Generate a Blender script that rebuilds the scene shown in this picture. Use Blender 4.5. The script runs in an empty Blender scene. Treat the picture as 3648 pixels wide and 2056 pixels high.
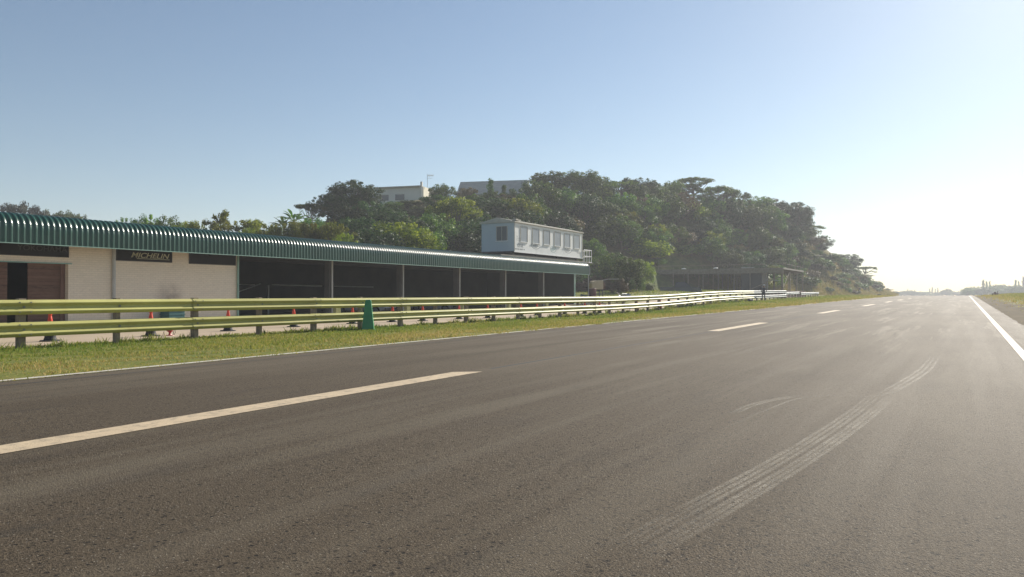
import bpy, bmesh, math, random
import numpy as np
from mathutils import Vector, Matrix
R = math.radians
scene = bpy.context.scene
col = scene.collection

# ------------------------------------------------------------------ camera, sky, sun
PHI = R(30.55)                      # yaw of the view away from the pit straight (+Y)
CP, SP = math.cos(PHI), math.sin(PHI)
FPX = 2650.0                        # focal length in photo pixels (3648 wide)
ZC = 1.146                          # eye height
CXP, HYP = 1824.0, 1050.0
cam_d = bpy.data.cameras.new("camera")
cam_d.sensor_width = 36.0
cam_d.lens = 36.0 * FPX / 3648.0
cam_d.clip_end = 5000; cam_d.clip_start = 0.05
cam = bpy.data.objects.new("camera", cam_d)
col.objects.link(cam)
cam.location = (0, 0, ZC)
cam.rotation_euler = (R(90) + math.atan((HYP - 1028) / FPX), 0, PHI)
scene.camera = cam

SUN_AZ, SUN_EL = R(9), R(28)     # azimuth from +Y towards +X
world = bpy.data.worlds.new("World"); scene.world = world
world.use_nodes = True
wn = world.node_tree
bg = wn.nodes["Background"]
sky = wn.nodes.new("ShaderNodeTexSky")
sky.sky_type = 'NISHITA'; sky.sun_disc = False
sky.sun_elevation = SUN_EL; sky.sun_rotation = SUN_AZ
sky.air_density = 1.0; sky.dust_density = .32; sky.ozone_density = 2.0
wb = wn.nodes.new("ShaderNodeMix"); wb.data_type = 'RGBA'; wb.blend_type = 'MULTIPLY'; wb.inputs[0].default_value = 1.0
wb.inputs[7].default_value = (.93, .99, 1.0, 1)          # camera white balance
wn.links.new(sky.outputs[0], wb.inputs[6]); wn.links.new(wb.outputs[2], bg.inputs[0])
bg.inputs[1].default_value = 0.064
sd = bpy.data.lights.new("sun", 'SUN'); sd.energy = 5.0; sd.angle = R(0.53); sd.color = (1, .93, .82)
sun = bpy.data.objects.new("sun", sd); col.objects.link(sun)
sdir = Vector((math.sin(SUN_AZ) * math.cos(SUN_EL), math.cos(SUN_AZ) * math.cos(SUN_EL), math.sin(SUN_EL)))
sun.rotation_euler = sdir.to_track_quat('Z', 'Y').to_euler()
sun.location = (60, 100, 120)
scene.view_settings.view_transform = 'Standard'
scene.view_settings.look = 'None'
scene.view_settings.exposure = 0.70
scene.view_settings.gamma = 1.0

# ------------------------------------------------------------------ survey helpers (photo pixel -> metres)
def view2w(X, Z): return (-Z * SP + X * CP, Z * CP + X * SP)
def at(px, Z): return view2w((px - CXP) / FPX * Z, Z)
def depth(x, y): return -x * SP + y * CP
def ypos(px, D):                     # y of the point seen at px on the line x = -D
    u = (px - CXP) / FPX
    return D * (CP + u * SP) / (SP - u * CP)
def xpos(px, y):                     # x of the point seen at px on the line y = const
    u = (px - CXP) / FPX
    return y * (u * CP - SP) / (CP + u * SP)
def zat(py, Z): return ZC + (HYP - py) / FPX * Z
RA = R(0.72)                         # the track runs 0.7 degrees off the pit building
RC, RS = math.cos(RA), math.sin(RA)
def rd(l, s): return (l * RC + s * RS, -l * RS + s * RC)
def rd_inv(x, y): return (x * RC - y * RS, x * RS + y * RC)
def smooth(a, b, v):
    t = np.clip((v - a) / (b - a), 0, 1); return t * t * (3 - 2 * t)
_rs = np.array([-400, -60, 0, 120, 130, 140, 150, 160, 170, 180, 200, 225, 260, 320, 420, 2000.])
_rz = np.array([-.7, -.35, .015, .747, .803, .85, .885, .91, .925, .93, .90, .80, .55, 0, -.8, -1.2])
def z_road(s): return np.interp(s, _rs, _rz)
_ps = np.array([-400, 38, 43, 48, 53, 57.5, 62, 68, 78, 89, 113, 150, 200, 300, 420, 2000.])
_pz = np.array([0, .01, .04, .10, .20, .31, .39, .47, .53, .60, .80, .93, .88, .2, -.8, -1.2])
def z_pit(y): return np.interp(y, _ps, _pz)
LE, RE = -10.30, 1.56                 # edges of the asphalt
def G(x, y):                         # height of the ground sheet
    l, s = rd_inv(x, y)
    zr = z_road(s); zp = z_pit(y)
    t = smooth(LE - .4, -15.6, l)
    zl = zr * (1 - t) + zp * t
    zl = zl + smooth(-19, -27, x) * smooth(55, 84, y) * 1.0 * (1 - smooth(150, 260, y))
    zg = zr + .38 * smooth(2.0, 9.0, l) * smooth(20, 120, s) - .03 * smooth(1.5, 2.2, l)
    return np.where(l < -5, zl, zg)

# hill behind the pits: foot and ridge lines surveyed by bearing
_hp = np.array([-900, -200, 400, 700, 850, 1050, 1200, 1450, 1700, 2000, 2300, 2500, 2700, 2850, 2900, 3000, 3080, 3150, 3190, 3210.])
_hf = np.array([46, 46, 48, 50, 51, 55, 60, 67, 76, 91, 100, 112, 122, 132, 136, 150, 170, 200, 215, 222.])
_hr = np.array([80, 80, 80, 80, 85, 86, 93, 110, 118, 126, 136, 148, 158, 168, 176, 192, 215, 245, 260, 266.])
_hz = np.array([1.0, 1.0, 1.2, 2.4, 4.0, 7, 10.5, 14.0, 15.6, 18, 18.2, 19.0, 18.2, 17.0, 13.5, 9.2, 5.8, 2.6, 1.0, -.1])
def H(x, y):                         # hill surface, relative to datum 0; below the ground outside it
    x = np.asarray(x, float); y = np.asarray(y, float)
    Z = np.maximum(-x * SP + y * CP, 1.0); X = x * CP + y * SP
    px = CXP + FPX * X / Z
    zf = np.interp(px, _hp, _hf); zr = np.interp(px, _hp, _hr); h = np.interp(px, _hp, _hz)
    t = (Z - zf) / (zr - zf)
    tt = np.clip(t, 0, 1)
    prof = .45 * tt + .55 * tt * tt * (3 - 2 * tt)
    back = 1 - smooth(zr + 25, zr + 110, Z)
    base = G(x, y)
    hh = base - .8 + (.8 + .35) * smooth(-.25, .12, t) + (np.maximum(h - base, 0)) * prof
    hh = hh + (np.sin(x * .35 + y * .21) * .35 + np.sin(x * .13 - y * .31) * .5) * np.clip(tt * 3, 0, 1) * np.clip(h / 6, 0, 1)
    out = base - .9
    hh = out + (hh - out) * back
    return np.where(px > 3215, out, hh)
def ground_z(x, y): return float(max(G(x, y), H(x, y)))

# ------------------------------------------------------------------ materials
def newmat(name):
    m = bpy.data.materials.new(name); m.use_nodes = True
    nt = m.node_tree; b = nt.nodes["Principled BSDF"]
    return m, nt, b
def N(nt, t, **kw):
    n = nt.nodes.new(t)
    for k, v in kw.items():
        if k.startswith('i_'):
            n.inputs[int(k[2:])].default_value = v
        else: setattr(n, k, v)
    return n
def texco(nt, scale=(1, 1, 1), kind='Object'):
    tc = N(nt, 'ShaderNodeTexCoord'); mp = N(nt, 'ShaderNodeMapping')
    mp.inputs['Scale'].default_value = scale
    nt.links.new(tc.outputs[kind], mp.inputs[0]); return mp.outputs[0]
def noise(nt, vec, scale, detail=4, rough=.55):
    n = N(nt, 'ShaderNodeTexNoise'); n.inputs['Scale'].default_value = scale
    n.inputs['Detail'].default_value = detail; n.inputs['Roughness'].default_value = rough
    nt.links.new(vec, n.inputs['Vector']); return n.outputs['Fac']
def ramp(nt, fac, stops):
    r = N(nt, 'ShaderNodeValToRGB'); e = r.color_ramp.elements
    while len(e) < len(stops): e.new(.5)
    for el, (p, c) in zip(e, stops):
        el.position = p; el.color = (c, c, c, 1) if isinstance(c, (int, float)) else (*c, 1)
    nt.links.new(fac, r.inputs[0]); return r.outputs[0]
def mix(nt, fac, a, b, mode='MIX'):
    m = N(nt, 'ShaderNodeMix', data_type='RGBA', blend_type=mode)
    for idx, v in ((0, fac), (6, a), (7, b)):
        if isinstance(v, (int, float)): m.inputs[idx].default_value = v if idx == 0 else (v, v, v, 1)
        elif isinstance(v, tuple): m.inputs[idx].default_value = (*v, 1)
        else: nt.links.new(v, m.inputs[idx])
    return m.outputs[2]
def bump(nt, b, h, strength=.3, dist=.02):
    n = N(nt, 'ShaderNodeBump'); n.inputs['Strength'].default_value = strength
    n.inputs['Distance'].default_value = dist
    nt.links.new(h, n.inputs['Height']); nt.links.new(n.outputs[0], b.inputs['Normal'])
def plain(name, c, rough=.6, var=.18, scale=1.5, metal=0.0, bmp=0.0, bscale=40, dirt=None, dirt_amt=.5, stretch=(1, 1, 1), spec=None):
    m, nt, b = newmat(name)
    v = texco(nt, stretch)
    f = noise(nt, v, scale, 5)
    c0 = tuple(x * (1 - var) for x in c); c1 = tuple(min(x * (1 + var), 1) for x in c)
    o = mix(nt, ramp(nt, f, [(.3, 0.0), (.7, 1.0)]), c0, c1)
    if dirt:
        d = noise(nt, v, scale * 2.7, 6, .7)
        o = mix(nt, ramp(nt, d, [(.5, 0.0), (.72, dirt_amt)]), o, dirt)
    nt.links.new(o, b.inputs['Base Color'])
    b.inputs['Roughness'].default_value = rough; b.inputs['Metallic'].default_value = metal
    if spec is not None: b.inputs['Specular IOR Level'].default_value = spec
    if bmp: bump(nt, b, noise(nt, v, bscale, 4), bmp, .01)
    return m

M = {}
def make_asphalt():
    m, nt, b = newmat('asphalt')
    v = texco(nt); vs = texco(nt, (1.0, .035, 1)); vs2 = texco(nt, (1, .15, 1))
    fine = noise(nt, v, 90, 2, .8); coarse = noise(nt, v, 30, 3, .75); big = noise(nt, v, .35, 4)
    streak = noise(nt, vs, 1.6, 5, .6); streak2 = noise(nt, vs2, 3.1, 4, .6)
    c = mix(nt, ramp(nt, fine, [(.32, 0.), (.68, 1.)]), (.022, .017, .012), (.205, .158, .104))
    c = mix(nt, ramp(nt, coarse, [(.36, .85), (.46, 0.)]), c, (.020, .016, .014))
    c = mix(nt, ramp(nt, big, [(.35, 0.), (.65, .45)]), c, (.105, .082, .056))
    c = mix(nt, ramp(nt, streak2, [(.30, .4), (.42, 0.)]), c, (.045, .04, .036))
    sx = N(nt, 'ShaderNodeSeparateXYZ'); nt.links.new(v, sx.inputs[0])
    ds = N(nt, 'ShaderNodeMapRange'); nt.links.new(sx.outputs[1], ds.inputs[0]); ds.inputs[1].default_value = 1.5; ds.inputs[2].default_value = 9
    dd = N(nt, 'ShaderNodeMath', operation='MULTIPLY'); nt.links.new(ds.outputs[0], dd.inputs[0]); nt.links.new(ramp(nt, noise(nt, v, .22, 4), [(.3, .3), (.6, .75)]), dd.inputs[1])
    c = mix(nt, dd.outputs[0], c, mix(nt, fine, (.10, .082, .058), (.25, .20, .138)))       # patchy paler tone, growing along the track
    for sc_, th, cc, am in ((17, .12, (.014, .012, .010), .95), (31, .13, (.018, .013, .011), .9), (37, .08, (.42, .38, .31), .8)):
        vo = N(nt, 'ShaderNodeTexVoronoi'); vo.inputs['Scale'].default_value = sc_; nt.links.new(v, vo.inputs['Vector'])
        c = mix(nt, ramp(nt, vo.outputs['Distance'], [(th, am), (th + .09, 0.)]), c, cc)
    mpd = N(nt, 'ShaderNodeMapping'); mpd.inputs['Rotation'].default_value = (0, 0, R(52)); mpd.inputs['Scale'].default_value = (1, .12, 1)
    nt.links.new(v, mpd.inputs[0]); diag = noise(nt, mpd.outputs[0], .9, 5, .65)
    c = mix(nt, ramp(nt, streak, [(.50, 0.), (.62, .20)]), c, (.24, .205, .15))
    c = mix(nt, ramp(nt, streak, [(.34, .28), (.44, 0.)]), c, (.085, .070, .050))
    c = mix(nt, ramp(nt, diag, [(.54, 0.), (.62, .16)]), c, (.28, .245, .18))
    mpe = N(nt, 'ShaderNodeMapping'); mpe.inputs['Rotation'].default_value = (0, 0, R(-74)); mpe.inputs['Scale'].default_value = (1.6, .10, 1)
    nt.links.new(v, mpe.inputs[0]); cross = noise(nt, mpe.outputs[0], 1.1, 5, .7)
    fr_ = N(nt, 'ShaderNodeMapRange'); nt.links.new(sx.outputs[1], fr_.inputs[0]); fr_.inputs[1].default_value = 9; fr_.inputs[2].default_value = 26
    cf = N(nt, 'ShaderNodeMath', operation='MULTIPLY'); nt.links.new(fr_.outputs[0], cf.inputs[0]); nt.links.new(ramp(nt, cross, [(.54, 0.), (.62, .5)]), cf.inputs[1])
    c = mix(nt, cf.outputs[0], c, (.36, .315, .24))
    pit = N(nt, 'ShaderNodeTexVoronoi'); pit.inputs['Scale'].default_value = 7; nt.links.new(v, pit.inputs['Vector'])
    c = mix(nt, ramp(nt, pit.outputs['Distance'], [(.0, .9), (.035, 0.)]), c, (.5, .48, .44))
    c = mix(nt, 1.0, c, (.76, .75, .74), 'MULTIPLY')
    nt.links.new(c, b.inputs['Base Color'])
    r = ramp(nt, streak, [(.35, .80), (.7, .76)])
    nt.links.new(r, b.inputs['Roughness'])
    b.inputs['Specular IOR Level'].default_value = .12
    add = N(nt, 'ShaderNodeMath', operation='ADD'); nt.links.new(fine, add.inputs[0]); nt.links.new(coarse, add.inputs[1])
    bump(nt, b, fine, .75, .010)
    return m
M['asphalt'] = make_asphalt()
def make_grass():
    m, nt, b = newmat('grass_ground')
    v = texco(nt)
    a = noise(nt, v, .5, 5); f = noise(nt, v, 9, 5, .7); g = noise(nt, v, 40, 3, .7)
    c = mix(nt, ramp(nt, a, [(.35, 0.), (.62, 1.)]), (.20, .20, .04), (.105, .155, .03))
    c = mix(nt, ramp(nt, f, [(.45, 0.), (.65, .7)]), c, (.33, .25, .09))
    c = mix(nt, ramp(nt, g, [(.35, .5), (.55, 0.)]), c, (.035, .05, .012))
    nt.links.new(c, b.inputs['Base Color']); b.inputs['Roughness'].default_value = .9
    b.inputs['Specular IOR Level'].default_value = .15
    bump(nt, b, f, .6, .05)
    return m
M['grass_ground'] = make_grass()
def make_hill():
    m, nt, b = newmat('hill_ground')
    v = texco(nt)
    a = noise(nt, v, .09, 5); f = noise(nt, v, 1.3, 6, .7); g = noise(nt, v, 6, 4, .7)
    c = mix(nt, ramp(nt, a, [(.38, 0.), (.6, 1.)]), (.12, .16, .035), (.19, .14, .06))
    c = mix(nt, ramp(nt, f, [(.45, 0.), (.62, .7)]), c, (.06, .08, .022))
    c = mix(nt, ramp(nt, g, [(.3, .6), (.5, 0.)]), c, (.03, .04, .014))
    nt.links.new(c, b.inputs['Base Color']); b.inputs['Roughness'].default_value = .95
    b.inputs['Specular IOR Level'].default_value = .1
    bump(nt, b, f, .8, .3)
    return m
M['hill_ground'] = make_hill()
def make_blade(name, c0, c1, c2):
    m, nt, b = newmat(name)
    at_ = N(nt, 'ShaderNodeAttribute', attribute_name='tint')
    c = ramp(nt, at_.outputs['Fac'], [(0., c0), (.55, c1), (1., c2)])
    nt.links.new(c, b.inputs['Base Color']); b.inputs['Roughness'].default_value = .65
    b.inputs['Specular IOR Level'].default_value = .25
    tr = N(nt, 'ShaderNodeBsdfTranslucent'); nt.links.new(c, tr.inputs[0])
    mx = N(nt, 'ShaderNodeMixShader'); mx.inputs[0].default_value = .42
    out = nt.nodes['Material Output']
    nt.links.new(b.outputs[0], mx.inputs[1]); nt.links.new(tr.outputs[0], mx.inputs[2]); nt.links.new(mx.outputs[0], out.inputs[0])
    return m
M['blade'] = make_blade('grass_blade', (.12, .20, .025), (.29, .29, .052), (.47, .345, .13))
M['dry_blade'] = make_blade('dry_grass_blade', (.16, .18, .04), (.27, .22, .07), (.36, .25, .11))
def make_leaf(name, dark, mid, light, trans=.3):
    m, nt, b = newmat(name)
    at_ = N(nt, 'ShaderNodeAttribute', attribute_name='tint')
    oi = N(nt, 'ShaderNodeObjectInfo')
    c = ramp(nt, at_.outputs['Fac'], [(0., dark), (.6, mid), (1., light)])
    h = N(nt, 'ShaderNodeHueSaturation'); h.inputs['Saturation'].default_value = 1.12
    mr = N(nt, 'ShaderNodeMapRange'); nt.links.new(oi.outputs['Random'], mr.inputs[0])
    mr.inputs[3].default_value = .475; mr.inputs[4].default_value = .52
    nt.links.new(mr.outputs[0], h.inputs['Hue'])
    mr2 = N(nt, 'ShaderNodeMapRange'); nt.links.new(oi.outputs['Random'], mr2.inputs[0])
    mr2.inputs[3].default_value = .5; mr2.inputs[4].default_value = 1.6
    nt.links.new(mr2.outputs[0], h.inputs['Value'])
    nt.links.new(c, h.inputs['Color'])
    nt.links.new(h.outputs[0], b.inputs['Base Color']); b.inputs['Roughness'].default_value = .55
    b.inputs['Specular IOR Level'].default_value = .16
    tr = N(nt, 'ShaderNodeBsdfTranslucent'); nt.links.new(h.outputs[0], tr.inputs[0])
    mx = N(nt, 'ShaderNodeMixShader'); mx.inputs[0].default_value = trans
    out = nt.nodes['Material Output']
    nt.links.new(b.outputs[0], mx.inputs[1]); nt.links.new(tr.outputs[0], mx.inputs[2]); nt.links.new(mx.outputs[0], out.inputs[0])
    return m
M['leaf_dark'] = make_leaf('leaf_dark', (.010, .028, .010), (.030, .068, .018), (.08, .13, .035))
M['leaf_mid'] = make_leaf('leaf_mid', (.022, .055, .013), (.078, .145, .027), (.22, .30, .06))
M['leaf_olive'] = make_leaf('leaf_olive', (.05, .085, .012), (.17, .20, .03), (.34, .36, .07), .42)
M['leaf_brown'] = make_leaf('leaf_brown', (.05, .038, .02), (.11, .085, .04), (.2, .15, .085))
M['leaf_pine'] = make_leaf('leaf_pine', (.02, .022, .014), (.042, .044, .026), (.07, .065, .04), .15)
M['bark'] = plain('bark', (.12, .095, .07), .9, .3, 6, bmp=.5)
M['concrete'] = plain('pit_concrete', (.43, .335, .225), .85, .12, .6, bmp=.15, bscale=25, dirt=(.30, .25, .20), dirt_amt=.6)
M['line_cream'] = plain('cream_road_paint', (.54, .42, .27), .7, .10, 4, dirt=(.17, .14, .11), dirt_amt=.75, bmp=.4, bscale=60)
M['line_white'] = plain('white_road_paint', (.56, .52, .45), .7, .10, 4, dirt=(.2, .18, .15), dirt_amt=.6, bmp=.3, bscale=60)
M['seam'] = plain('asphalt_seam', (.028, .026, .024), .8, .2, 6)
M['roof_green'] = plain('green_roof_sheet', (.006, .056, .036), .30, .12, .8, metal=0.0, dirt=(.015, .045, .03), dirt_amt=.3, spec=.62)
M['roof_edge'] = plain('pale_green_trim', (.22, .36, .31), .45, .1, 2)
M['pipe_grey'] = plain('grey_painted_pipe', (.42, .43, .42), .5, .12, 3)
M['pier'] = plain('dark_pier', (.085, .085, .082), .85, .15, 2)
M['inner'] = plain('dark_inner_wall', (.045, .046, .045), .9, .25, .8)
M['beam_dark'] = plain('dark_steel', (.05, .05, .052), .6, .2, 2)
M['yellow_block'] = plain('yellow_block', (.50, .50, .22), .75, .12, 3, dirt=(.25, .23, .12), dirt_amt=.4)
def make_wall():
    m, nt, b = newmat('painted_brick')
    v = texco(nt)
    sep = N(nt, 'ShaderNodeSeparateXYZ'); nt.links.new(v, sep.inputs[0])
    cmb = N(nt, 'ShaderNodeCombineXYZ')
    nt.links.new(sep.outputs[1], cmb.inputs[0]); nt.links.new(sep.outputs[2], cmb.inputs[1])
    br = N(nt, 'ShaderNodeTexBrick'); nt.links.new(cmb.outputs[0], br.inputs['Vector'])
    br.inputs['Scale'].default_value = 1.0; br.inputs['Brick Width'].default_value = .23; br.inputs['Row Height'].default_value = .085
    br.inputs['Mortar Size'].default_value = .008; br.inputs['Mortar Smooth'].default_value = .4
    br.inputs['Color1'].default_value = (.78, .70, .58, 1); br.inputs['Color2'].default_value = (.72, .65, .54, 1)
    br.inputs['Mortar'].default_value = (.62, .56, .46, 1)
    a = noise(nt, v, .5, 5); f = noise(nt, v, 5, 5, .7)
    c = mix(nt, ramp(nt, a, [(.4, 0.), (.7, .3)]), br.outputs['Color'], (.60, .52, .42))
    c = mix(nt, ramp(nt, f, [(.56, 0.), (.74, .35)]), c, (.45, .38, .30))
    nt.links.new(c, b.inputs['Base Color']); b.inputs['Roughness'].default_value = .8
    inv = N(nt, 'ShaderNodeMath', operation='SUBTRACT'); inv.inputs[0].default_value = 1; nt.links.new(br.outputs['Fac'], inv.inputs[1])
    bump(nt, b, inv.outputs[0], .5, .006)
    return m
M['wall'] = make_wall()
M['sign_black'] = plain('black_sign_board', (.010, .010, .010), .8, .3, 2)
M['sign_faint'] = plain('faded_lettering', (.045, .047, .042), .6, .3, 3)
M['sign_cream'] = plain('cream_lettering', (.42, .41, .28), .6, .12, 4, dirt=(.2, .2, .14), dirt_amt=.6)
def make_wood():
    m, nt, b = newmat('stained_boards')
    v = texco(nt, (1, .25, 1))
    sep = N(nt, 'ShaderNodeSeparateXYZ'); v0 = texco(nt); nt.links.new(v0, sep.inputs[0])
    w = N(nt, 'ShaderNodeMath', operation='MULTIPLY'); nt.links.new(sep.outputs[2], w.inputs[0]); w.inputs[1].default_value = 1 / .115
    fr = N(nt, 'ShaderNodeMath', operation='FRACT'); nt.links.new(w.outputs[0], fr.inputs[0])
    fl = N(nt, 'ShaderNodeMath', operation='FLOOR'); nt.links.new(w.outputs[0], fl.inputs[0])
    wn_ = N(nt, 'ShaderNodeTexWhiteNoise', noise_dimensions='1D'); nt.links.new(fl.outputs[0], wn_.inputs['W'])
    n = noise(nt, v, 14, 5, .7)
    c = mix(nt, wn_.outputs['Value'], (.07, .034, .024), (.13, .062, .042))
    c = mix(nt, ramp(nt, n, [(.4, 0.), (.65, .6)]), c, (.17, .10, .068))
    c = mix(nt, ramp(nt, fr.outputs[0], [(.0, .9), (.1, 0.)]), c, (.015, .01, .008))
    nt.links.new(c, b.inputs['Base Color']); b.inputs['Roughness'].default_value = .7
    return m
M['wood'] = make_wood()
M['rail_yellow'] = rmat = plain('yellow_barrier_paint', (.45, .43, .155), .50, .10, .9, dirt=(.36, .29, .10), dirt_amt=.5, spec=.22)
_nt = rmat.node_tree; _b = _nt.nodes['Principled BSDF']; _src = _b.inputs['Base Color'].links[0].from_socket
_oi = N(_nt, 'ShaderNodeObjectInfo'); _mr = N(_nt, 'ShaderNodeMapRange'); _mr.inputs[3].default_value = .84; _mr.inputs[4].default_value = 1.12
_hs = N(_nt, 'ShaderNodeHueSaturation'); _nt.links.new(_oi.outputs['Random'], _mr.inputs[0]); _nt.links.new(_mr.outputs[0], _hs.inputs['Value'])
_v = texco(_nt, (1, .25, 3)); _sc = ramp(_nt, noise(_nt, _v, 7, 6, .75), [(.60, 0.), (.70, .55)])
_nt.links.new(_src, _hs.inputs['Color']); _nt.links.new(mix(_nt, _sc, _hs.outputs[0], (.20, .165, .10)), _b.inputs['Base Color'])
M['rail_steel'] = plain('galvanised_barrier', (.22, .265, .28), .6, .12, .9, metal=.0, spec=.2, dirt=(.3, .33, .34), dirt_amt=.4)
M['post'] = plain('weathered_post', (.25, .195, .145), .85, .3, 5, bmp=.4, bscale=30)
M['bolt'] = plain('bolt', (.2, .2, .17), .5)
M['cone_orange'] = plain('cone_orange', (.72, .062, .022), .45, .1, 4, dirt=(.4, .05, .03), dirt_amt=.4)
M['rubber'] = plain('black_rubber', (.018, .018, .02), .7, .2, 4)
M['marker_green'] = plain('green_marker_paint', (.018, .235, .085), .42, .12, 3, dirt=(.03, .15, .07), dirt_amt=.5)
M['red_paint'] = plain('red_paint', (.42, .02, .025), .4, .1, 4)
M['rust_tube'] = plain('brown_tube', (.10, .05, .035), .5, .2, 5)
M['cabin_white'] = plain('cabin_white', (.74, .745, .72), .5, .05, .5, dirt=(.45, .46, .44), dirt_amt=.35)
M['cabin_side'] = plain('cabin_white_shaded', (.43, .49, .51), .55, .05, .5)  # the cabin's white again, with its bluish shade put into the colour
M['cabin_trim'] = plain('cabin_trim', (.46, .43, .36), .6, .1, 2)
M['white_trim'] = plain('white_trim', (.8, .8, .78), .4, .05, 2)
M['blind'] = plain('window_blind_grey', (.27, .30, .33), .3, .06, 1)
M['glass_dark'] = plain('dark_glass', (.06, .065, .07), .12, .1, 1)
M['logo_grey'] = plain('grey_logo_print', (.22, .235, .24), .6, .05, 3)
M['logo_teal'] = plain('teal_logo_print', (.20, .33, .31), .6, .05, 3)
M['logo_pale'] = plain('pale_logo_print', (.46, .47, .45), .6, .05, 3)
M['deck'] = plain('weathered_deck', (.24, .215, .18), .85, .15, 2)
M['maroon'] = plain('maroon_paint', (.11, .045, .045), .7, .15, 2)
M['timber'] = plain('grey_timber', (.25, .205, .155), .85, .25, 4)
M['house_wall'] = plain('house_plaster', (.62, .60, .55), .85, .07, .4)
M['house_cream'] = plain('house_cream', (.75, .70, .56), .85, .06, .5)
M['house_roof'] = plain('grey_tile_roof', (.42, .39, .34), .8, .15, 1.2, stretch=(1, 1, 4))
M['teal_crate'] = plain('teal_plastic', (.03, .12, .13), .5, .1, 3)
M['tank_cream'] = plain('cream_sheet', (.52, .44, .30), .6, .1, 2)
M['brown_panel'] = plain('brown_panel', (.16, .09, .07), .7, .15, 2)
M['car_grey'] = plain('grey_car_paint', (.075, .085, .095), .22, .06, 1, metal=.3)
M['car_white'] = plain('white_car_paint', (.6, .62, .66), .3, .05, 1)
M['overall_blue'] = plain('dark_blue_cloth', (.022, .03, .045), .85, .2, 8)
M['skin'] = plain('skin', (.28, .16, .10), .6, .08, 6)
M['cap_grey'] = plain('pale_grey_cloth', (.5, .52, .54), .8, .1, 8)
def make_dust():
    m, nt, b = newmat('pale_tyre_dust')
    v = texco(nt); f = noise(nt, v, 130, 2, .7); g = noise(nt, v, 2.6, 5, .7)
    b.inputs['Base Color'].default_value = (.62, .56, .44, 1); b.inputs['Roughness'].default_value = .7
    tr = N(nt, 'ShaderNodeBsdfTransparent'); mx = N(nt, 'ShaderNodeMixShader')
    u = N(nt, 'ShaderNodeAttribute', attribute_name='edge')
    a = N(nt, 'ShaderNodeMath', operation='MULTIPLY'); nt.links.new(ramp(nt, f, [(.42, .0), (.66, .55)]), a.inputs[0])
    nt.links.new(ramp(nt, g, [(.3, .3), (.6, 1.)]), a.inputs[1])
    a2 = N(nt, 'ShaderNodeMath', operation='MULTIPLY'); nt.links.new(a.outputs[0], a2.inputs[0]); nt.links.new(u.outputs['Fac'], a2.inputs[1])
    nt.links.new(a2.outputs[0], mx.inputs[0]); nt.links.new(tr.outputs[0], mx.inputs[1]); nt.links.new(b.outputs[0], mx.inputs[2])
    nt.links.new(mx.outputs[0], nt.nodes['Material Output'].inputs[0])
    return m
M['dust'] = make_dust()

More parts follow.
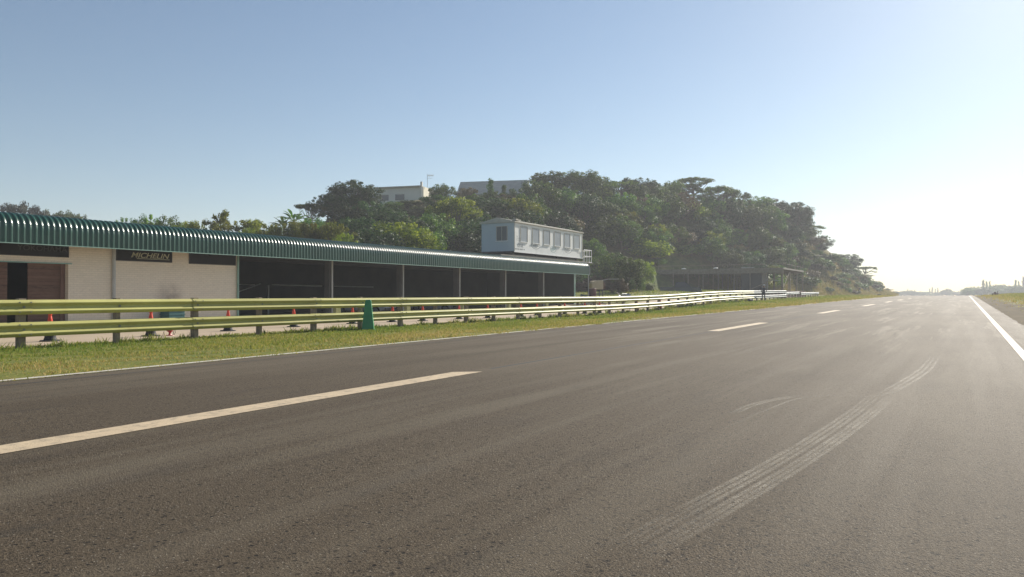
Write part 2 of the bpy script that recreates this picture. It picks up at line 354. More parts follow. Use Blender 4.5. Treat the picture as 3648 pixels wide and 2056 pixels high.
# ------------------------------------------------------------------ object helpers
def tag(o, label=None, cat=None, group=None, kind=None):
    if label: o['label'] = label
    if cat: o['category'] = cat
    if group: o['group'] = group
    if kind: o['kind'] = kind
    return o
def empty(name, loc=(0, 0, 0), rz=0.0):
    o = bpy.data.objects.new(name, None); o.location = loc; o.rotation_euler = (0, 0, rz)
    o.empty_display_size = .3; col.objects.link(o); return o
def copy_tree(o, parent=None):
    c = o.copy(); col.objects.link(c)
    if parent is not None: c.parent = parent
    for ch in o.children: copy_tree(ch, c)
    return c
class MB:
    def __init__(s): s.v = []; s.f = []; s.m = []; s.mats = []
    def mi(s, m):
        if m not in s.mats: s.mats.append(m)
        return s.mats.index(m)
    def add(s, vs, fs, m=None):
        b = len(s.v); s.v += [tuple(p) for p in vs]; s.f += [tuple(b + i for i in f) for f in fs]
        s.m += [s.mi(m) if m else 0] * len(fs); return s
    def box(s, x0, x1, y0, y1, z0, z1, m=None, mat=None):
        vs = [(x, y, z) for z in (z0, z1) for x, y in ((x0, y0), (x1, y0), (x1, y1), (x0, y1))]
        if mat: vs = [mat @ Vector(p) for p in vs]
        return s.add(vs, [(0, 3, 2, 1), (4, 5, 6, 7), (0, 1, 5, 4), (1, 2, 6, 5), (2, 3, 7, 6), (3, 0, 4, 7)], m)
    def tube(s, pts, r, n=8, m=None, cap=True):
        pts = [Vector(p) for p in pts]; rs = r if isinstance(r, (list, tuple)) else [r] * len(pts)
        vs = []; fs = []
        for i, p in enumerate(pts):
            d = (pts[min(i + 1, len(pts) - 1)] - pts[max(i - 1, 0)]).normalized()
            a = Vector((0, 0, 1)) if abs(d.z) < .9 else Vector((1, 0, 0))
            u = d.cross(a).normalized(); w = u.cross(d)
            for k in range(n):
                t = 2 * math.pi * (k + .5) / n
                vs.append(p + (u * math.cos(t) + w * math.sin(t)) * rs[i])
        for i in range(len(pts) - 1):
            for k in range(n):
                fs.append((i * n + k, i * n + (k + 1) % n, (i + 1) * n + (k + 1) % n, (i + 1) * n + k))
        if cap: fs.append(tuple(range(n - 1, -1, -1))); fs.append(tuple((len(pts) - 1) * n + k for k in range(n)))
        return s.add(vs, fs, m)
    def lathe(s, prof, n=20, m=None, c=(0, 0), cap=True):
        vs = []; fs = []
        for r, z in prof:
            for k in range(n):
                t = 2 * math.pi * k / n; vs.append((c[0] + r * math.cos(t), c[1] + r * math.sin(t), z))
        for i in range(len(prof) - 1):
            for k in range(n): fs.append((i * n + k, i * n + (k + 1) % n, (i + 1) * n + (k + 1) % n, (i + 1) * n + k))
        if cap: fs.append(tuple(range(n - 1, -1, -1))); fs.append(tuple((len(prof) - 1) * n + k for k in range(n)))
        return s.add(vs, fs, m)
    def prism(s, prof, a0, a1, axis='y', m=None):   # profile in the two other axes, extruded a0..a1
        n = len(prof)
        def P(p, a): return (p[0], a, p[1]) if axis == 'y' else ((a, p[0], p[1]) if axis == 'x' else (p[0], p[1], a))
        vs = [P(p, a0) for p in prof] + [P(p, a1) for p in prof]
        fs = [(i, (i + 1) % n, n + (i + 1) % n, n + i) for i in range(n)] + [tuple(range(n - 1, -1, -1)), tuple(range(n, 2 * n))]
        return s.add(vs, fs, m)
    def build(s, name, m=None, parent=None, smooth_=False, loc=None, bevel=0):
        me = bpy.data.meshes.new(name); me.from_pydata(s.v, [], s.f)
        mats = s.mats if s.mats else [m]
        for k in mats: me.materials.append(M[k] if isinstance(k, str) else k)
        me.polygons.foreach_set('material_index', s.m)
        bm = bmesh.new(); bm.from_mesh(me); bmesh.ops.recalc_face_normals(bm, faces=bm.faces)
        if bevel:
            bmesh.ops.bevel(bm, geom=[e for e in bm.edges if len(e.link_faces) == 2 and e.calc_face_angle(0) > .5], offset=bevel, segments=2, affect='EDGES', profile=.6)
        bm.to_mesh(me); bm.free()
        if smooth_: me.polygons.foreach_set('use_smooth', [True] * len(me.polygons))
        o = bpy.data.objects.new(name, me); col.objects.link(o)
        if parent is not None: o.parent = parent
        if loc: o.location = loc
        return o
def grid_obj(name, xs, ys, zf, mat, parent=None, to=None):
    xs = np.asarray(xs, float); ys = np.asarray(ys, float)
    XX, YY = np.meshgrid(xs, ys)
    if to: WX, WY = to(XX, YY)
    else: WX, WY = XX, YY
    ZZ = zf(XX, YY)
    co = np.stack([WX, WY, ZZ], -1).reshape(-1, 3)
    nx, ny = len(xs), len(ys)
    i = np.arange(nx - 1)[None, :] + nx * np.arange(ny - 1)[:, None]
    q = np.stack([i, i + 1, i + 1 + nx, i + nx], -1).reshape(-1, 4)
    return quads_obj(name, co, q, mat, parent, True)
def quads_obj(name, co, q, mat, parent=None, smooth_=False, attrs=None):
    me = bpy.data.meshes.new(name); k = q.shape[1]
    me.vertices.add(len(co)); me.vertices.foreach_set('co', np.asarray(co, np.float32).ravel())
    me.loops.add(q.size); me.loops.foreach_set('vertex_index', q.ravel().astype(np.int32))
    me.polygons.add(len(q)); me.polygons.foreach_set('loop_start', np.arange(0, q.size, k, dtype=np.int32))
    if smooth_: me.polygons.foreach_set('use_smooth', np.ones(len(q), bool))
    me.update(calc_edges=True)
    for an, av in (attrs or {}).items():
        a = me.attributes.new(an, 'FLOAT', 'POINT'); a.data.foreach_set('value', np.asarray(av, np.float32))
    me.materials.append(M[mat])
    o = bpy.data.objects.new(name, me); col.objects.link(o)
    if parent is not None: o.parent = parent
    return o
def text_mesh(txt, size, shear=0.0, offset=0.0, extrude=.004, spacing=1.0):
    cu = bpy.data.curves.new('txt', 'FONT'); cu.body = txt; cu.size = size; cu.shear = shear
    cu.offset = offset; cu.extrude = extrude; cu.space_character = spacing; cu.align_x = 'CENTER'
    ob = bpy.data.objects.new('txt', cu); col.objects.link(ob)
    dg = bpy.context.evaluated_depsgraph_get(); dg.update()
    me = bpy.data.meshes.new_from_object(ob.evaluated_get(dg))
    bpy.data.objects.remove(ob, do_unlink=True); bpy.data.curves.remove(cu)
    return me
def wall_text(name, txt, size, x, y, z, mat, parent=None, sx=1.0, **kw):   # text on a wall facing +X, reading along +Y
    me = text_mesh(txt, size, **kw); me.name = name
    me.materials.clear(); me.materials.append(M[mat])
    o = bpy.data.objects.new(name, me); col.objects.link(o)
    # facing +X: reading direction +Y, up +Z
    o.matrix_world = Matrix.Translation((x, y, z)) @ Matrix(((0, 0, 1, 0), (1, 0, 0, 0), (0, 1, 0, 0), (0, 0, 0, 1))) @ Matrix.Diagonal((sx, 1, 1, 1))
    if parent is not None: o.parent = parent
    return o

# ------------------------------------------------------------------ setting: ground, road, pit lane, hill
xs = np.unique(np.concatenate([np.linspace(-800, -140, 24), np.linspace(-140, -32, 40), np.linspace(-32, 16, 97), np.linspace(16, 60, 23), np.linspace(60, 800, 28)]))
ys = np.unique(np.concatenate([np.linspace(-800, -40, 20), np.linspace(-40, 280, 220), np.linspace(280, 800, 40)]))
def gz(x, y):
    l, s = rd_inv(x, y)
    z = G(x, y)
    under = (smooth(LE - .1, LE + .5, l) * (1 - smooth(RE - .5, RE + .1, l)))
    ln = (smooth(-17.2, -17.9, x)) * (1 - smooth(-44, -44.5, x) * 0) * (x > -45) * (y < 66) * (y > -40)
    return z - .08 * under - .05 * ln
tag(grid_obj('ground', xs, ys, gz, 'grass_ground'), kind='structure')

ls = np.linspace(LE, RE, 24); ss = np.concatenate([np.linspace(-40, 0, 20), np.linspace(0.5, 260, 240), np.linspace(265, 420, 20)])
road = empty('road'); road.rotation_euler = (0, 0, -RA)
tag(road, kind='structure')
def wob(s): return .03 * np.sin(s * 1.7) + .025 * np.sin(s * 4.3 + 1) + .015 * np.sin(s * 9.1)
nl, ns_ = len(ls), len(ss)
LL, SS = np.meshgrid(ls, ss)
LL = LL + np.where(LL <= LE + .01, wob(SS) - .02, 0) + np.where(LL >= RE - .01, wob(SS + 3.3), 0)
co = np.stack([LL, SS, z_road(SS) + .012], -1).reshape(-1, 3)
i_ = np.arange(nl - 1)[None, :] + nl * np.arange(ns_ - 1)[:, None]
q_ = np.stack([i_, i_ + 1, i_ + 1 + nl, i_ + nl], -1).reshape(-1, 4)
quads_obj('asphalt_surface', co, q_, 'asphalt', road, True)
def stripe(name, l0, l1, s0, s1, mat, dz=.016, taper=0):
    s_ = np.arange(s0, s1 + .001, min(1.0, (s1 - s0) / 4)); n = len(s_)
    A = np.stack([np.full(n, l0), s_, z_road(s_) + dz], -1); B = np.stack([np.full(n, l1), s_, z_road(s_) + dz], -1)
    A[-1, 1] -= taper
    c = np.empty((2 * n, 3)); c[0::2] = A; c[1::2] = B
    k = np.arange(n - 1) * 2
    return quads_obj(name, c, np.stack([k, k + 1, k + 3, k + 2], -1), mat, road)
def px_road(px, py):                 # photo pixel -> (l, s) on the road sheet
    u = (px - CXP) / FPX; w = (py - HYP) / FPX; z = .1
    for _ in range(30):
        Z = (ZC - z) / w; x, y = view2w(u * Z, Z); l, s = rd_inv(x, y); z = float(z_road(s)) * .5 + z * .5
    return l, s
LL0 = px_road(600, 1303)[0]; LC = px_road(850, 1466)[0]; LR = px_road(3590, 1206)[0]
stripe('edge_line', LL0 - .065, LL0 + .065, -30, 300, 'line_white')
stripe('edge_line', LR - .065, LR + .065, -30, 300, 'line_cream')
d0 = px_road(1695, 1326)[1]
stripe('lane_dash', LC - .16, LC + .16, d0 - 16, d0, 'line_cream', taper=.25)
for a, b_ in (((2540, 1180), (2740, 1150)), ((2920, 1115), (2992, 1105)), ((3075, 1090), (3115, 1085)), ((3155, 1077), (3178, 1073)), ((3200, 1069), (3215, 1067)), ((3238, 1063.5), (3246, 1062.5))):
    # dash ends measured by bearing only, on the centre line
    def s_on(px): 
        u = (px - CXP) / FPX; a_ = math.atan(u) - PHI
        # bearing relative to +Y (clockwise); road axis is RA clockwise
        return -LC / math.tan(RA - a_)
    stripe('lane_dash', LC - .16, LC + .16, s_on(a[0]), s_on(b_[0]), 'line_cream')
stripe('asphalt_seam', LC + .01, LC + .07, d0 + .4, 60, 'seam', .014)
stripe('asphalt_seam', LL0 + .55, LL0 + .60, -30, 90, 'seam', .014)
rngm = np.random.RandomState(4)
def tyre_mark(pts, offs, w):
    P = np.array([px_road(*p) for p in pts]); t = np.linspace(0, 1, len(P)); tt = np.linspace(0, 1, 60)
    # smooth interpolation
    for _ in range(3):
        P2 = [P[0]]
        for a, b in zip(P[:-1], P[1:]): P2 += [a * .75 + b * .25, a * .25 + b * .75]
        P = np.array(P2 + [P[-1]])
    d = np.gradient(P, axis=0); nrm = np.stack([d[:, 1], -d[:, 0]], -1); nrm /= np.linalg.norm(nrm, axis=1)[:, None] + 1e-9
    n = len(P); V = []; Q = []; E = []
    fade = np.sin(np.linspace(0.02, np.pi - .02, n)) ** 1.4
    for o in offs:
        b0 = len(V)
        for j in range(n):
            for sgn, e in ((-1, 0), (-.4, 1), (.4, 1), (1, 0)):
                p = P[j] + nrm[j] * (o + sgn * w / 2); V.append((p[0], p[1], float(z_road(p[1])) + .0165)); E.append(e * fade[j])
        for j in range(n - 1):
            for k in range(3): Q.append((b0 + 4 * j + k, b0 + 4 * j + k + 1, b0 + 4 * j + k + 5, b0 + 4 * j + k + 4))
    return quads_obj('tyre_mark', np.array(V), np.array(Q), 'dust', road, attrs={'edge': E})
tyre_mark([(2240, 1980), (2560, 1800), (2840, 1640), (3060, 1490), (3150, 1410)], [-.12, -.075, -.03, .03, .07, .11], .045)
tyre_mark([(3150, 1420), (3250, 1360), (3310, 1320), (3340, 1270)], [-.1, -.04, .03], .05)
tyre_mark([(2560, 1540), (2720, 1470), (2850, 1418), (3000, 1412), (3140, 1422), (3240, 1370), (3300, 1340)], [0], .04)
tyre_mark([(2600, 1480), (2680, 1440), (2860, 1410)], [0, .05], .05)

M['soil'] = plain('verge_soil', (.10, .072, .040), .95, .35, 1.2, bmp=.6, bscale=14, dirt=(.085, .09, .025), dirt_amt=.9, spec=.08)
vs_ = np.concatenate([np.arange(4, 60, .5), np.arange(60, 176, 1.5)]); vu = np.linspace(0, 1, 10)
UU, VV = np.meshgrid(vu, vs_)
wd_ = 1.9 + .6 * np.sin(VV * .61) + .45 * np.sin(VV * 1.63 + 2) + .3 * np.sin(VV * 4.1)
lv = RE - .04 + UU * wd_
xv, yv_ = rd(lv, VV)
zv = G(xv, yv_) + .035 * np.sin(np.pi * np.clip(UU, 0, 1)) ** .5 - .03 * (UU > .99)
cov = np.stack([xv, yv_, zv], -1).reshape(-1, 3)
iv = np.arange(9)[None, :] + 10 * np.arange(len(vs_) - 1)[:, None]
tag(quads_obj('verge_soil', cov, np.stack([iv, iv + 1, iv + 11, iv + 10], -1).reshape(-1, 4), 'soil', None, True), kind='structure')
pit = empty('pit_lane'); tag(pit, kind='structure')
grid_obj('concrete_slab', np.linspace(-28.3, -17.35, 12), np.linspace(-40, ypos(2110, 27.0), 90), lambda x, y: z_pit(y) + .006 - .0 * x, 'concrete', pit)
yA = ypos(2110, 27.0)
def lane_x(U, V): return (-17.35 - U * (6.4 * (1 - .75 * smooth(yA + 2, yA + 32, V))), V)
grid_obj('concrete_slab', np.linspace(0, 1, 8), np.linspace(yA + .01, yA + 36, 40), lambda U, V: np.maximum(G(*lane_x(U, V)), z_pit(V)) + .01, 'concrete', pit, to=lane_x)
# hill sheet
pxs = np.concatenate([np.linspace(-900, 800, 40), np.linspace(830, 3205, 150)])
tt_ = np.concatenate([np.linspace(-.3, 1.2, 46), np.linspace(1.3, 3.2, 14)])
def hill_xy(P, T):
    zf = np.interp(P, _hp, _hf); zr = np.interp(P, _hp, _hr); Z = zf + (zr - zf) * T
    Z = np.where(T > 1.2, zf + (zr - zf) * 1.2 + (T - 1.2) * 60, Z)
    X = (P - CXP) / FPX * Z
    return -Z * SP + X * CP, Z * CP + X * SP
def hill_z(P, T):
    x, y = hill_xy(P, T); return H(x, y)
tag(grid_obj('hill', pxs, tt_, hill_z, 'hill_ground', to=hill_xy), kind='structure')

# ------------------------------------------------------------------ grass
def blades(name, pts, hgt, wid, lean, mat, seed, shift=0.0):
    rg = np.random.RandomState(seed); n = len(pts)
    a = rg.rand(n) * 2 * np.pi; h = hgt * (.5 + rg.rand(n)); w = wid * (.6 + .8 * rg.rand(n))
    d = np.stack([np.cos(a), np.sin(a), np.zeros(n)], -1)
    b = rg.rand(n) * 2 * np.pi; ln = np.stack([np.cos(b), np.sin(b), np.zeros(n)], -1) * (lean * h * rg.rand(n))[:, None]
    p = pts
    v0 = p - d * w[:, None] / 2; v1 = p + d * w[:, None] / 2
    v2 = p + ln + np.stack([np.zeros(n), np.zeros(n), h], -1)
    co = np.stack([v0, v1, v2], 1).reshape(-1, 3)
    t = np.repeat(np.clip(rg.rand(n) * .8 + .1 + (np.sin(p[:, 0] * 1.3 + p[:, 1] * .7) + np.sin(p[:, 0] * .37 - p[:, 1] * .53 + 2)) * .1 + shift, 0, 1), 3)
    return quads_obj(name, co, np.arange(3 * n).reshape(-1, 3), mat, attrs={'tint': t})
rg = np.random.RandomState(11)
def strip_pts(n, s0, s1, dens_pow=1.0):
    s = s0 + (s1 - s0) * rg.rand(n) ** dens_pow
    f = rg.rand(n)
    yw = s; l0 = LE - .02 + .10 * np.sin(s * 2.1) * .5
    xa, ya = rd(l0 + .07 * rg.rand(n) ** 2, s)
    x = xa + (-17.45 - rg.rand(n) * .25 - xa) * f
    y = ya
    return np.stack([x, y, G(x, y) - .01], -1)
P1 = strip_pts(80000, 3, 24, 1.0); P2 = strip_pts(60000, 22, 60, 1.1); P3 = strip_pts(30000, 58, 150, 1.2)
# right verge
n = 26000
s = 8 + 170 * rg.rand(n) ** 1.3; l = RE + .05 + 9 * rg.rand(n) ** .8
x, y = rd(l, s); P4 = np.stack([x, y, G(x, y) - .01], -1)
keep = rg.rand(n) < smooth(.6, 3.0, l - RE) * .9 + .10
P4 = P4[keep]
# strip behind the pit lane
n = 9000
P5 = np.stack([-24.5 - 12 * rg.rand(n), yA + 1 + 45 * rg.rand(n), np.zeros(n)], -1); P5[:, 2] = G(P5[:, 0], P5[:, 1])
n = 5200
cy_ = rg.rand(260) * 70 + 3; ci = rg.randint(0, 260, n); hh_ = rg.rand(n)
P6 = np.stack([-16.3 - 1.0 * np.abs(np.sin(cy_[ci] * 7.3)) + rg.normal(size=n) * .06, cy_[ci] + rg.normal(size=n) * .09, np.zeros(n)], -1); P6[:, 2] = G(P6[:, 0], P6[:, 1])
allp = np.concatenate([P1, P2, P3, P4, P5, P6])
dist = np.hypot(allp[:, 0], allp[:, 1])
gh = .028 + .0008 * dist; gw = .007 + .0010 * dist; gh[-n:] *= 2.6
la, _s = rd_inv(allp[:, 0], allp[:, 1])
pn = np.sin(allp[:, 0] * 2.3 + np.sin(allp[:, 1] * 1.1) * 2) * np.sin(allp[:, 1] * 1.7 + np.sin(allp[:, 0] * 1.9) * 1.5) + .5 * np.sin(allp[:, 0] * 5.1 - allp[:, 1] * 4.3)
edge_ = np.exp(-np.abs(la - LE) / 1.1)
kp = (rg.rand(len(allp)) < np.clip(1.25 + pn * .9 - edge_ * 1.0, .12, 1)) | (np.arange(len(allp)) >= len(allp) - n)
allp = allp[kp]; gh = gh[kp] * (1 + .35 * np.clip(pn[kp], -1, 1)); gw = gw[kp]; la = la[kp]
gsh = np.where(la < -5, .22 - .42 * smooth(LE - .5, -16.5, la), .35 - .4 * smooth(3, 8, la))
tag(blades('grass', allp, gh, gw, .9, 'blade', 5, gsh), 'short patchy green and yellow grass beside the track', 'grass', kind='stuff')
# tall dry grass on the open right end of the hill
n = 42000
pp = 2560 + 640 * rg.rand(n); t = -.1 + .95 * rg.rand(n) ** 1.1
hx, hy = hill_xy(pp, t); PH = np.stack([hx, hy, H(hx, hy) - .05], -1)
tag(blades('hillside_grass', PH, np.full(n, .5), np.full(n, .12), .8, 'dry_blade', 6), 'tall dry brown and green grass covering the right end of the hill', 'grass', kind='stuff')

# ------------------------------------------------------------------ crash barrier
WP = [(0, .155), (.012, .152), (.070, .110), (.081, .097), (.080, .082), (.022, .027), (.018, .012), (.018, -.012), (.024, -.026), (.072, -.066), (.082, -.080), (.078, -.097), (.03, -.140), (.012, -.152), (0, -.155)]
DB = 16.64; SPC = 2.072
yP0 = ypos(83, DB)
def barrier_z(y): return float(z_pit(y))
def beam_seg(y0, y1, zc, mat, parent, xo=0.0):
    m = MB(); ysg = np.linspace(y0, y1, 5)
    outer = [(a, b) for a, b in WP]; inner = [(a - .006, b * .97) for a, b in reversed(WP)]
    prof = outer + inner; n = len(prof); vs = []; fs = []
    for yy in ysg:
        for a, b in prof: vs.append((-DB + a + xo, yy, barrier_z(yy) + zc + b))
    for j in range(len(ysg) - 1):
        for k in range(n): fs.append((j * n + k, j * n + (k + 1) % n, (j + 1) * n + (k + 1) % n, (j + 1) * n + k))
    fs.append(tuple(range(n))); fs.append(tuple((len(ysg) - 1) * n + k for k in range(n)))
    m.add(vs, fs)
    return m.build('beam', mat, parent)
def post_at(y, parent, wide, h=1.05, x=-DB - .10, xo=0):
    w = .07 if wide else .05
    z = barrier_z(y)
    m = MB(); m.box(x - .07, x + .07, y - w, y + w, z - .4, z + h + random.uniform(-.005, .02))
    m.box(x + .0705, x + .098, y - w * .8, y + w * .8, z + .30, z + .52); m.box(x + .0705, x + .098, y - w * .8, y + w * .8, z + .76, z + .98)
    return m.build('post', 'post', parent, bevel=.006)
def barrier(name, y0i, y1i, mats, label, single=False, zc=(.875, .41), bolts=True, end_cap=False):
    root = empty(name, (0, 0, 0)); tag(root, label, 'crash barrier')
    i = y0i; k = 0
    while i < y1i:
        j = min(i + 2, y1i)
        a = yP0 + (i) * SPC - .16; b = yP0 + j * SPC + .16
        for zz in zc: beam_seg(a, b, zz, mats, root, xo=.014 * (k % 2) + random.uniform(-.004, .004))
        i = j; k += 1
    for i in range(y0i, y1i + 1):
        y = yP0 + i * SPC
        p = post_at(y, root, (i - y0i) % 2 == 0, zc[0] + .17)
        if bolts and depth(-DB, y) < 45:
            for zz in zc:
                m = MB(); m.tube([(-DB + .018, y, barrier_z(y) + zz), (-DB + .045, y, barrier_z(y) + zz)], .026, 8); m.build('bolt', 'bolt', p)
                if (i - y0i) % 2 == 0 and depth(-DB, y) < 30:
                    for dy in (-.11, .11):
                        for dz_ in (-.1, .1): m = MB(); m.tube([(-DB + .07, y + dy, barrier_z(y) + zz + dz_), (-DB + .105, y + dy, barrier_z(y) + zz + dz_)], .015, 6); m.build('bolt', 'bolt', p)
    return root
random.seed(3)
iY1 = int(round((ypos(2690, DB) - yP0) / SPC)); iY2 = int(round((ypos(2803, DB) - yP0) / SPC))
barrier('crash_barrier', -9 + 1, iY1, 'rail_yellow', 'long yellow painted double-rail crash barrier between the grass strip and pit lane')
barrier('crash_barrier', iY1, iY2, 'rail_steel', 'short bare steel double-rail crash barrier section beside the standing person', bolts=False)
yq = int(round((ypos(2838, DB + .5) - yP0) / SPC))
r1 = barrier('crash_barrier', iY2, yq, 'rail_steel', 'short low single-rail steel barrier joining the end of the double rails', zc=(.66,), bolts=False)
r1.location = (-.35, .5, 0)
y3a = int(round((ypos(2852, DB) - yP0) / SPC)); y3b = int(round((ypos(2916, DB) - yP0) / SPC))
r2 = barrier('crash_barrier', y3a, y3b, 'rail_steel', 'last single-rail steel barrier alone on the grass at the foot of the hill', zc=(.55,), bolts=False)

# ------------------------------------------------------------------ green marker
def green_marker():
    px, py = 1312, 1176
    Z = FPX * (ZC - .0) / (py - HYP); x, y = at(px, Z)
    z = ground_z(x, y); h = 107 / FPX * Z
    root = empty('track_marker', (x, y, z), R(38)); tag(root, 'tall green four-sided pyramid marker standing on the grass before the barrier', 'track marker')
    wb, wt = .20, .085
    m = MB(); prof = [(wb, 0), (wb - .01, .03), (wt + .01, h - .05), (wt, h - .02), (wt * .8, h)]
    vs = []; fs = []
    for r, zz in prof:
        for a, b in ((-1, -1), (1, -1), (1, 1), (-1, 1)): vs.append((a * r, b * r, zz))
    for i in range(len(prof) - 1):
        for k in range(4): fs.append((i * 4 + k, i * 4 + (k + 1) % 4, (i + 1) * 4 + (k + 1) % 4, (i + 1) * 4 + k))
    fs += [(3, 2, 1, 0), tuple(range(len(vs) - 4, len(vs)))]
    m.add(vs, fs); m.build('pyramid_shell', 'marker_green', root, bevel=.008)
    m = MB(); m.box(-wb - .02, wb + .02, -wb - .02, wb + .02, -.02, .025); m.build('base_flange', 'marker_green', root)
green_marker()

# ------------------------------------------------------------------ traffic cones
def cone_proto():
    root = empty('traffic_cone')
    m = MB(); prof = [(.118, .13), (.036, .60), (.030, .62), (.042, .635), (.042, .66), (.03, .69), (.012, .70)]
    m.lathe(prof, 20); m.build('cone_body', 'cone_orange', root, smooth_=True)
    m = MB(); m.lathe([(.145, .025), (.14, .05), (.125, .09), (.120, .14), (.11, .14)], 20)
    m.build('rubber_skirt', 'rubber', root, smooth_=False)
    m = MB(); m.lathe([(.235, 0), (.24, .012), (.235, .022), (.18, .026)], 8); m.build('base_plate', 'rubber', root)
    return root
cones = [(180, 1215), (538, 1197), (813, 1179), (1047, 1164.5), (1256, 1153.5), (1398, 1147), (1506, 1143), (1636, 1136.5), (1738, 1133), (1856, 1128), (1913, 1123.5), (2012, 1120), (2083, 1117.5), (2136, 1115.5), (2270, 1109.5), (2352, 1106)]
cone_labels = ['orange cone with black base nearest the camera, before the wooden sliding door', 'second nearest orange cone, before the white wall and red guard frame',
 'third orange cone from the left, before the right end of the white wall', 'orange cone before the first open garage bay',
 'orange cone hidden behind the barrier left of the green marker', 'orange cone just right of the green marker', 'orange cone before the light car in the second open bay',
 'orange cone before the third garage column', 'orange cone below the left end of the white cabin', 'orange cone below the middle of the white cabin',
 'orange cone before the fifth garage column', 'orange cone below the right end of the white cabin', 'orange cone beside the right end of the garage roof',
 'orange cone before the cream tank and junk', 'orange cone beyond the garage, second farthest of the row', 'farthest orange cone of the row, near the pickup']
proto = cone_proto()
for i, (px, py) in enumerate(cones):
    Z = FPX * ZC / (py - HYP)
    for _ in range(6):
        x, y = at(px, Z); Z = FPX * (ZC - float(z_pit(y)) - .01) / (py - HYP)
    x, y = at(px, Z)
    o = proto if i == 0 else copy_tree(proto)
    o.location = (x, y, float(z_pit(y)) + .01); o.rotation_euler = (R(random.uniform(-1.5, 1.5)), 0, random.uniform(0, 6))
    tag(o, cone_labels[i], 'traffic cone', 'orange cones in a row along the pit lane')

# red device with tube guard
def guard_frame():
    Z = 20.6; x, y = at(606, Z)
    root = empty('equipment_stand', (x, y, .008), PHI); tag(root, 'small red device inside a bent brown tube guard on the pit lane', 'stand')
    m = MB(); m.tube([(-.16, 0, 0), (-.17, 0, .10), (-.155, 0, .155), (.06, 0, .215), (.10, 0, .215), (.135, 0, .17), (.15, 0, .09), (.12, 0, .04), (.06, .08, .02)], .009, 8); m.build('guard_tube', 'rust_tube', root)
    m = MB(); m.tube([(.0, 0, .17), (.06, 0, .18), (.09, 0, .14), (.10, 0, .05)], .008, 8); m.build('handle', 'rust_tube', root)
    m = MB(); m.lathe([(.11, 0), (.10, .018), (.045, .03), (.03, .06), (.035, .10), (.09, .135), (.085, .155), (.02, .165)], 14); m.build('red_body', 'red_paint', root, smooth_=False)
guard_frame()

# ------------------------------------------------------------------ pit garage building
DW = 28.36; DF = 27.30
yb0 = ypos(848, DW)
yend = ypos(2048, DW)
BAY = (yend - yb0) / 6
yl = yb0 - BAY * 5
yroof1 = ypos(2100, DF)
ZF = .12                                     # garage floor
bld = empty('pit_garage', (-DW, yb0, 0)); tag(bld, 'long low pit garage with green ribbed bullnose roof and open bays', 'building')
off = Vector((-DW, yb0, 0))
class MW(MB):                                # world coordinates -> local to a root
    def __init__(s, o): super().__init__(); s.o = o
    def build(s, name, m=None, parent=None, **kw):
        s.v = [(a - s.o[0], b - s.o[1], c - s.o[2]) for a, b, c in s.v]
        return super().build(name, m, parent, **kw)
# roof sheet profile (distance from DF plane inward, z)
z_fb = ZC + 1.765; R_ = .55; z_top = ZC + 2.80
def roof_prof(rib):
    h = .018 if rib else 0.0
    pts = [(h, z_fb), (h, z_top - R_)]
    for k in range(1, 25):
        a = k / 24 * math.pi / 2; h_ = h; h = h_ + (.011 if k % 2 and k > 4 else 0.0); pts.append((-R_ + (R_ + h) * math.cos(a), z_top - R_ + (R_ + h) * math.sin(a))); h = h_
    pts += [(-4.0, z_top + h - .05), (-11.2, z_top + h - .20)]
    return pts
pitch = .197
rows = []; yy = yl - 1
while yy < yroof1 - pitch:
    for dy, rb in ((0, 0), (.085, 0), (.098, 1), (.172, 1), (.186, 0)): rows.append((yy + dy, rb))
    yy += pitch
n = len(roof_prof(0)); V = []; Q = []
for yv, rb in rows:
    V += [(-DF + a, yv, z) for a, z in roof_prof(rb)]
for j in range(len(rows) - 1):
    for k in range(n - 1): Q.append((j * n + k, (j + 1) * n + k, (j + 1) * n + k + 1, j * n + k + 1))
V = np.array(V) - np.array(off)
ro = quads_obj('roof', V, np.array(Q), 'roof_green', bld, False)
m = MW(off); m.box(-DF - .04, -DF + .045, yl - 1, yroof1, z_fb - .03, z_fb + .0); m.build('roof_edge_trim', 'roof_edge', ro)
# end barge of the roof
m = MW(off); pr = [(-DF + a, z) for a, z in roof_prof(1)][:27]; pr2 = [(a - .06 if i < 2 else a, z - (.06 if i > 2 else 0)) for i, (a, z) in enumerate(pr)][::-1]
for a, b in zip(pr[:-1], pr[1:]):
    m.tube([(a[0], yroof1 + .02, a[1]), (b[0], yroof1 + .02, b[1])], .045, 6)
m.build('barge_strip', 'pipe_grey', ro)
# walls
d0y, d1y = ypos(243, DW) - 4.3, ypos(243, DW)
m = MW(off)
xw0, xw1 = -DW - .22, -DW
m.box(xw0, xw1, yl, d0y, 0, z_fb + .3)
m.box(xw0, xw1, d1y, yb0, 0, z_fb + .3)
m.box(xw0, xw1, d0y, d1y, 2.30, z_fb + .3)
m.build('front_wall', 'wall', bld)
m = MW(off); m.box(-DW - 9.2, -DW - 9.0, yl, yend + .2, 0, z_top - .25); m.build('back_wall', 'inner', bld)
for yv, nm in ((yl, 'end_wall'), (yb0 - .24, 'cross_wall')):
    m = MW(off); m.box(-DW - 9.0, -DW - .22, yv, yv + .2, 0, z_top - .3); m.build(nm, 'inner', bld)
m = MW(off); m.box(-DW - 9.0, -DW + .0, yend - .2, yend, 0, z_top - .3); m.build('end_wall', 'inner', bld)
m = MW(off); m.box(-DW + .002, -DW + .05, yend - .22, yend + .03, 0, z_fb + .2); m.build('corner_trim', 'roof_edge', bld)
m = MW(off); m.box(-DW - 9.0, -DW + .15, yl, yend, -.3, .02); m.build('floor_slab', 'inner', bld)
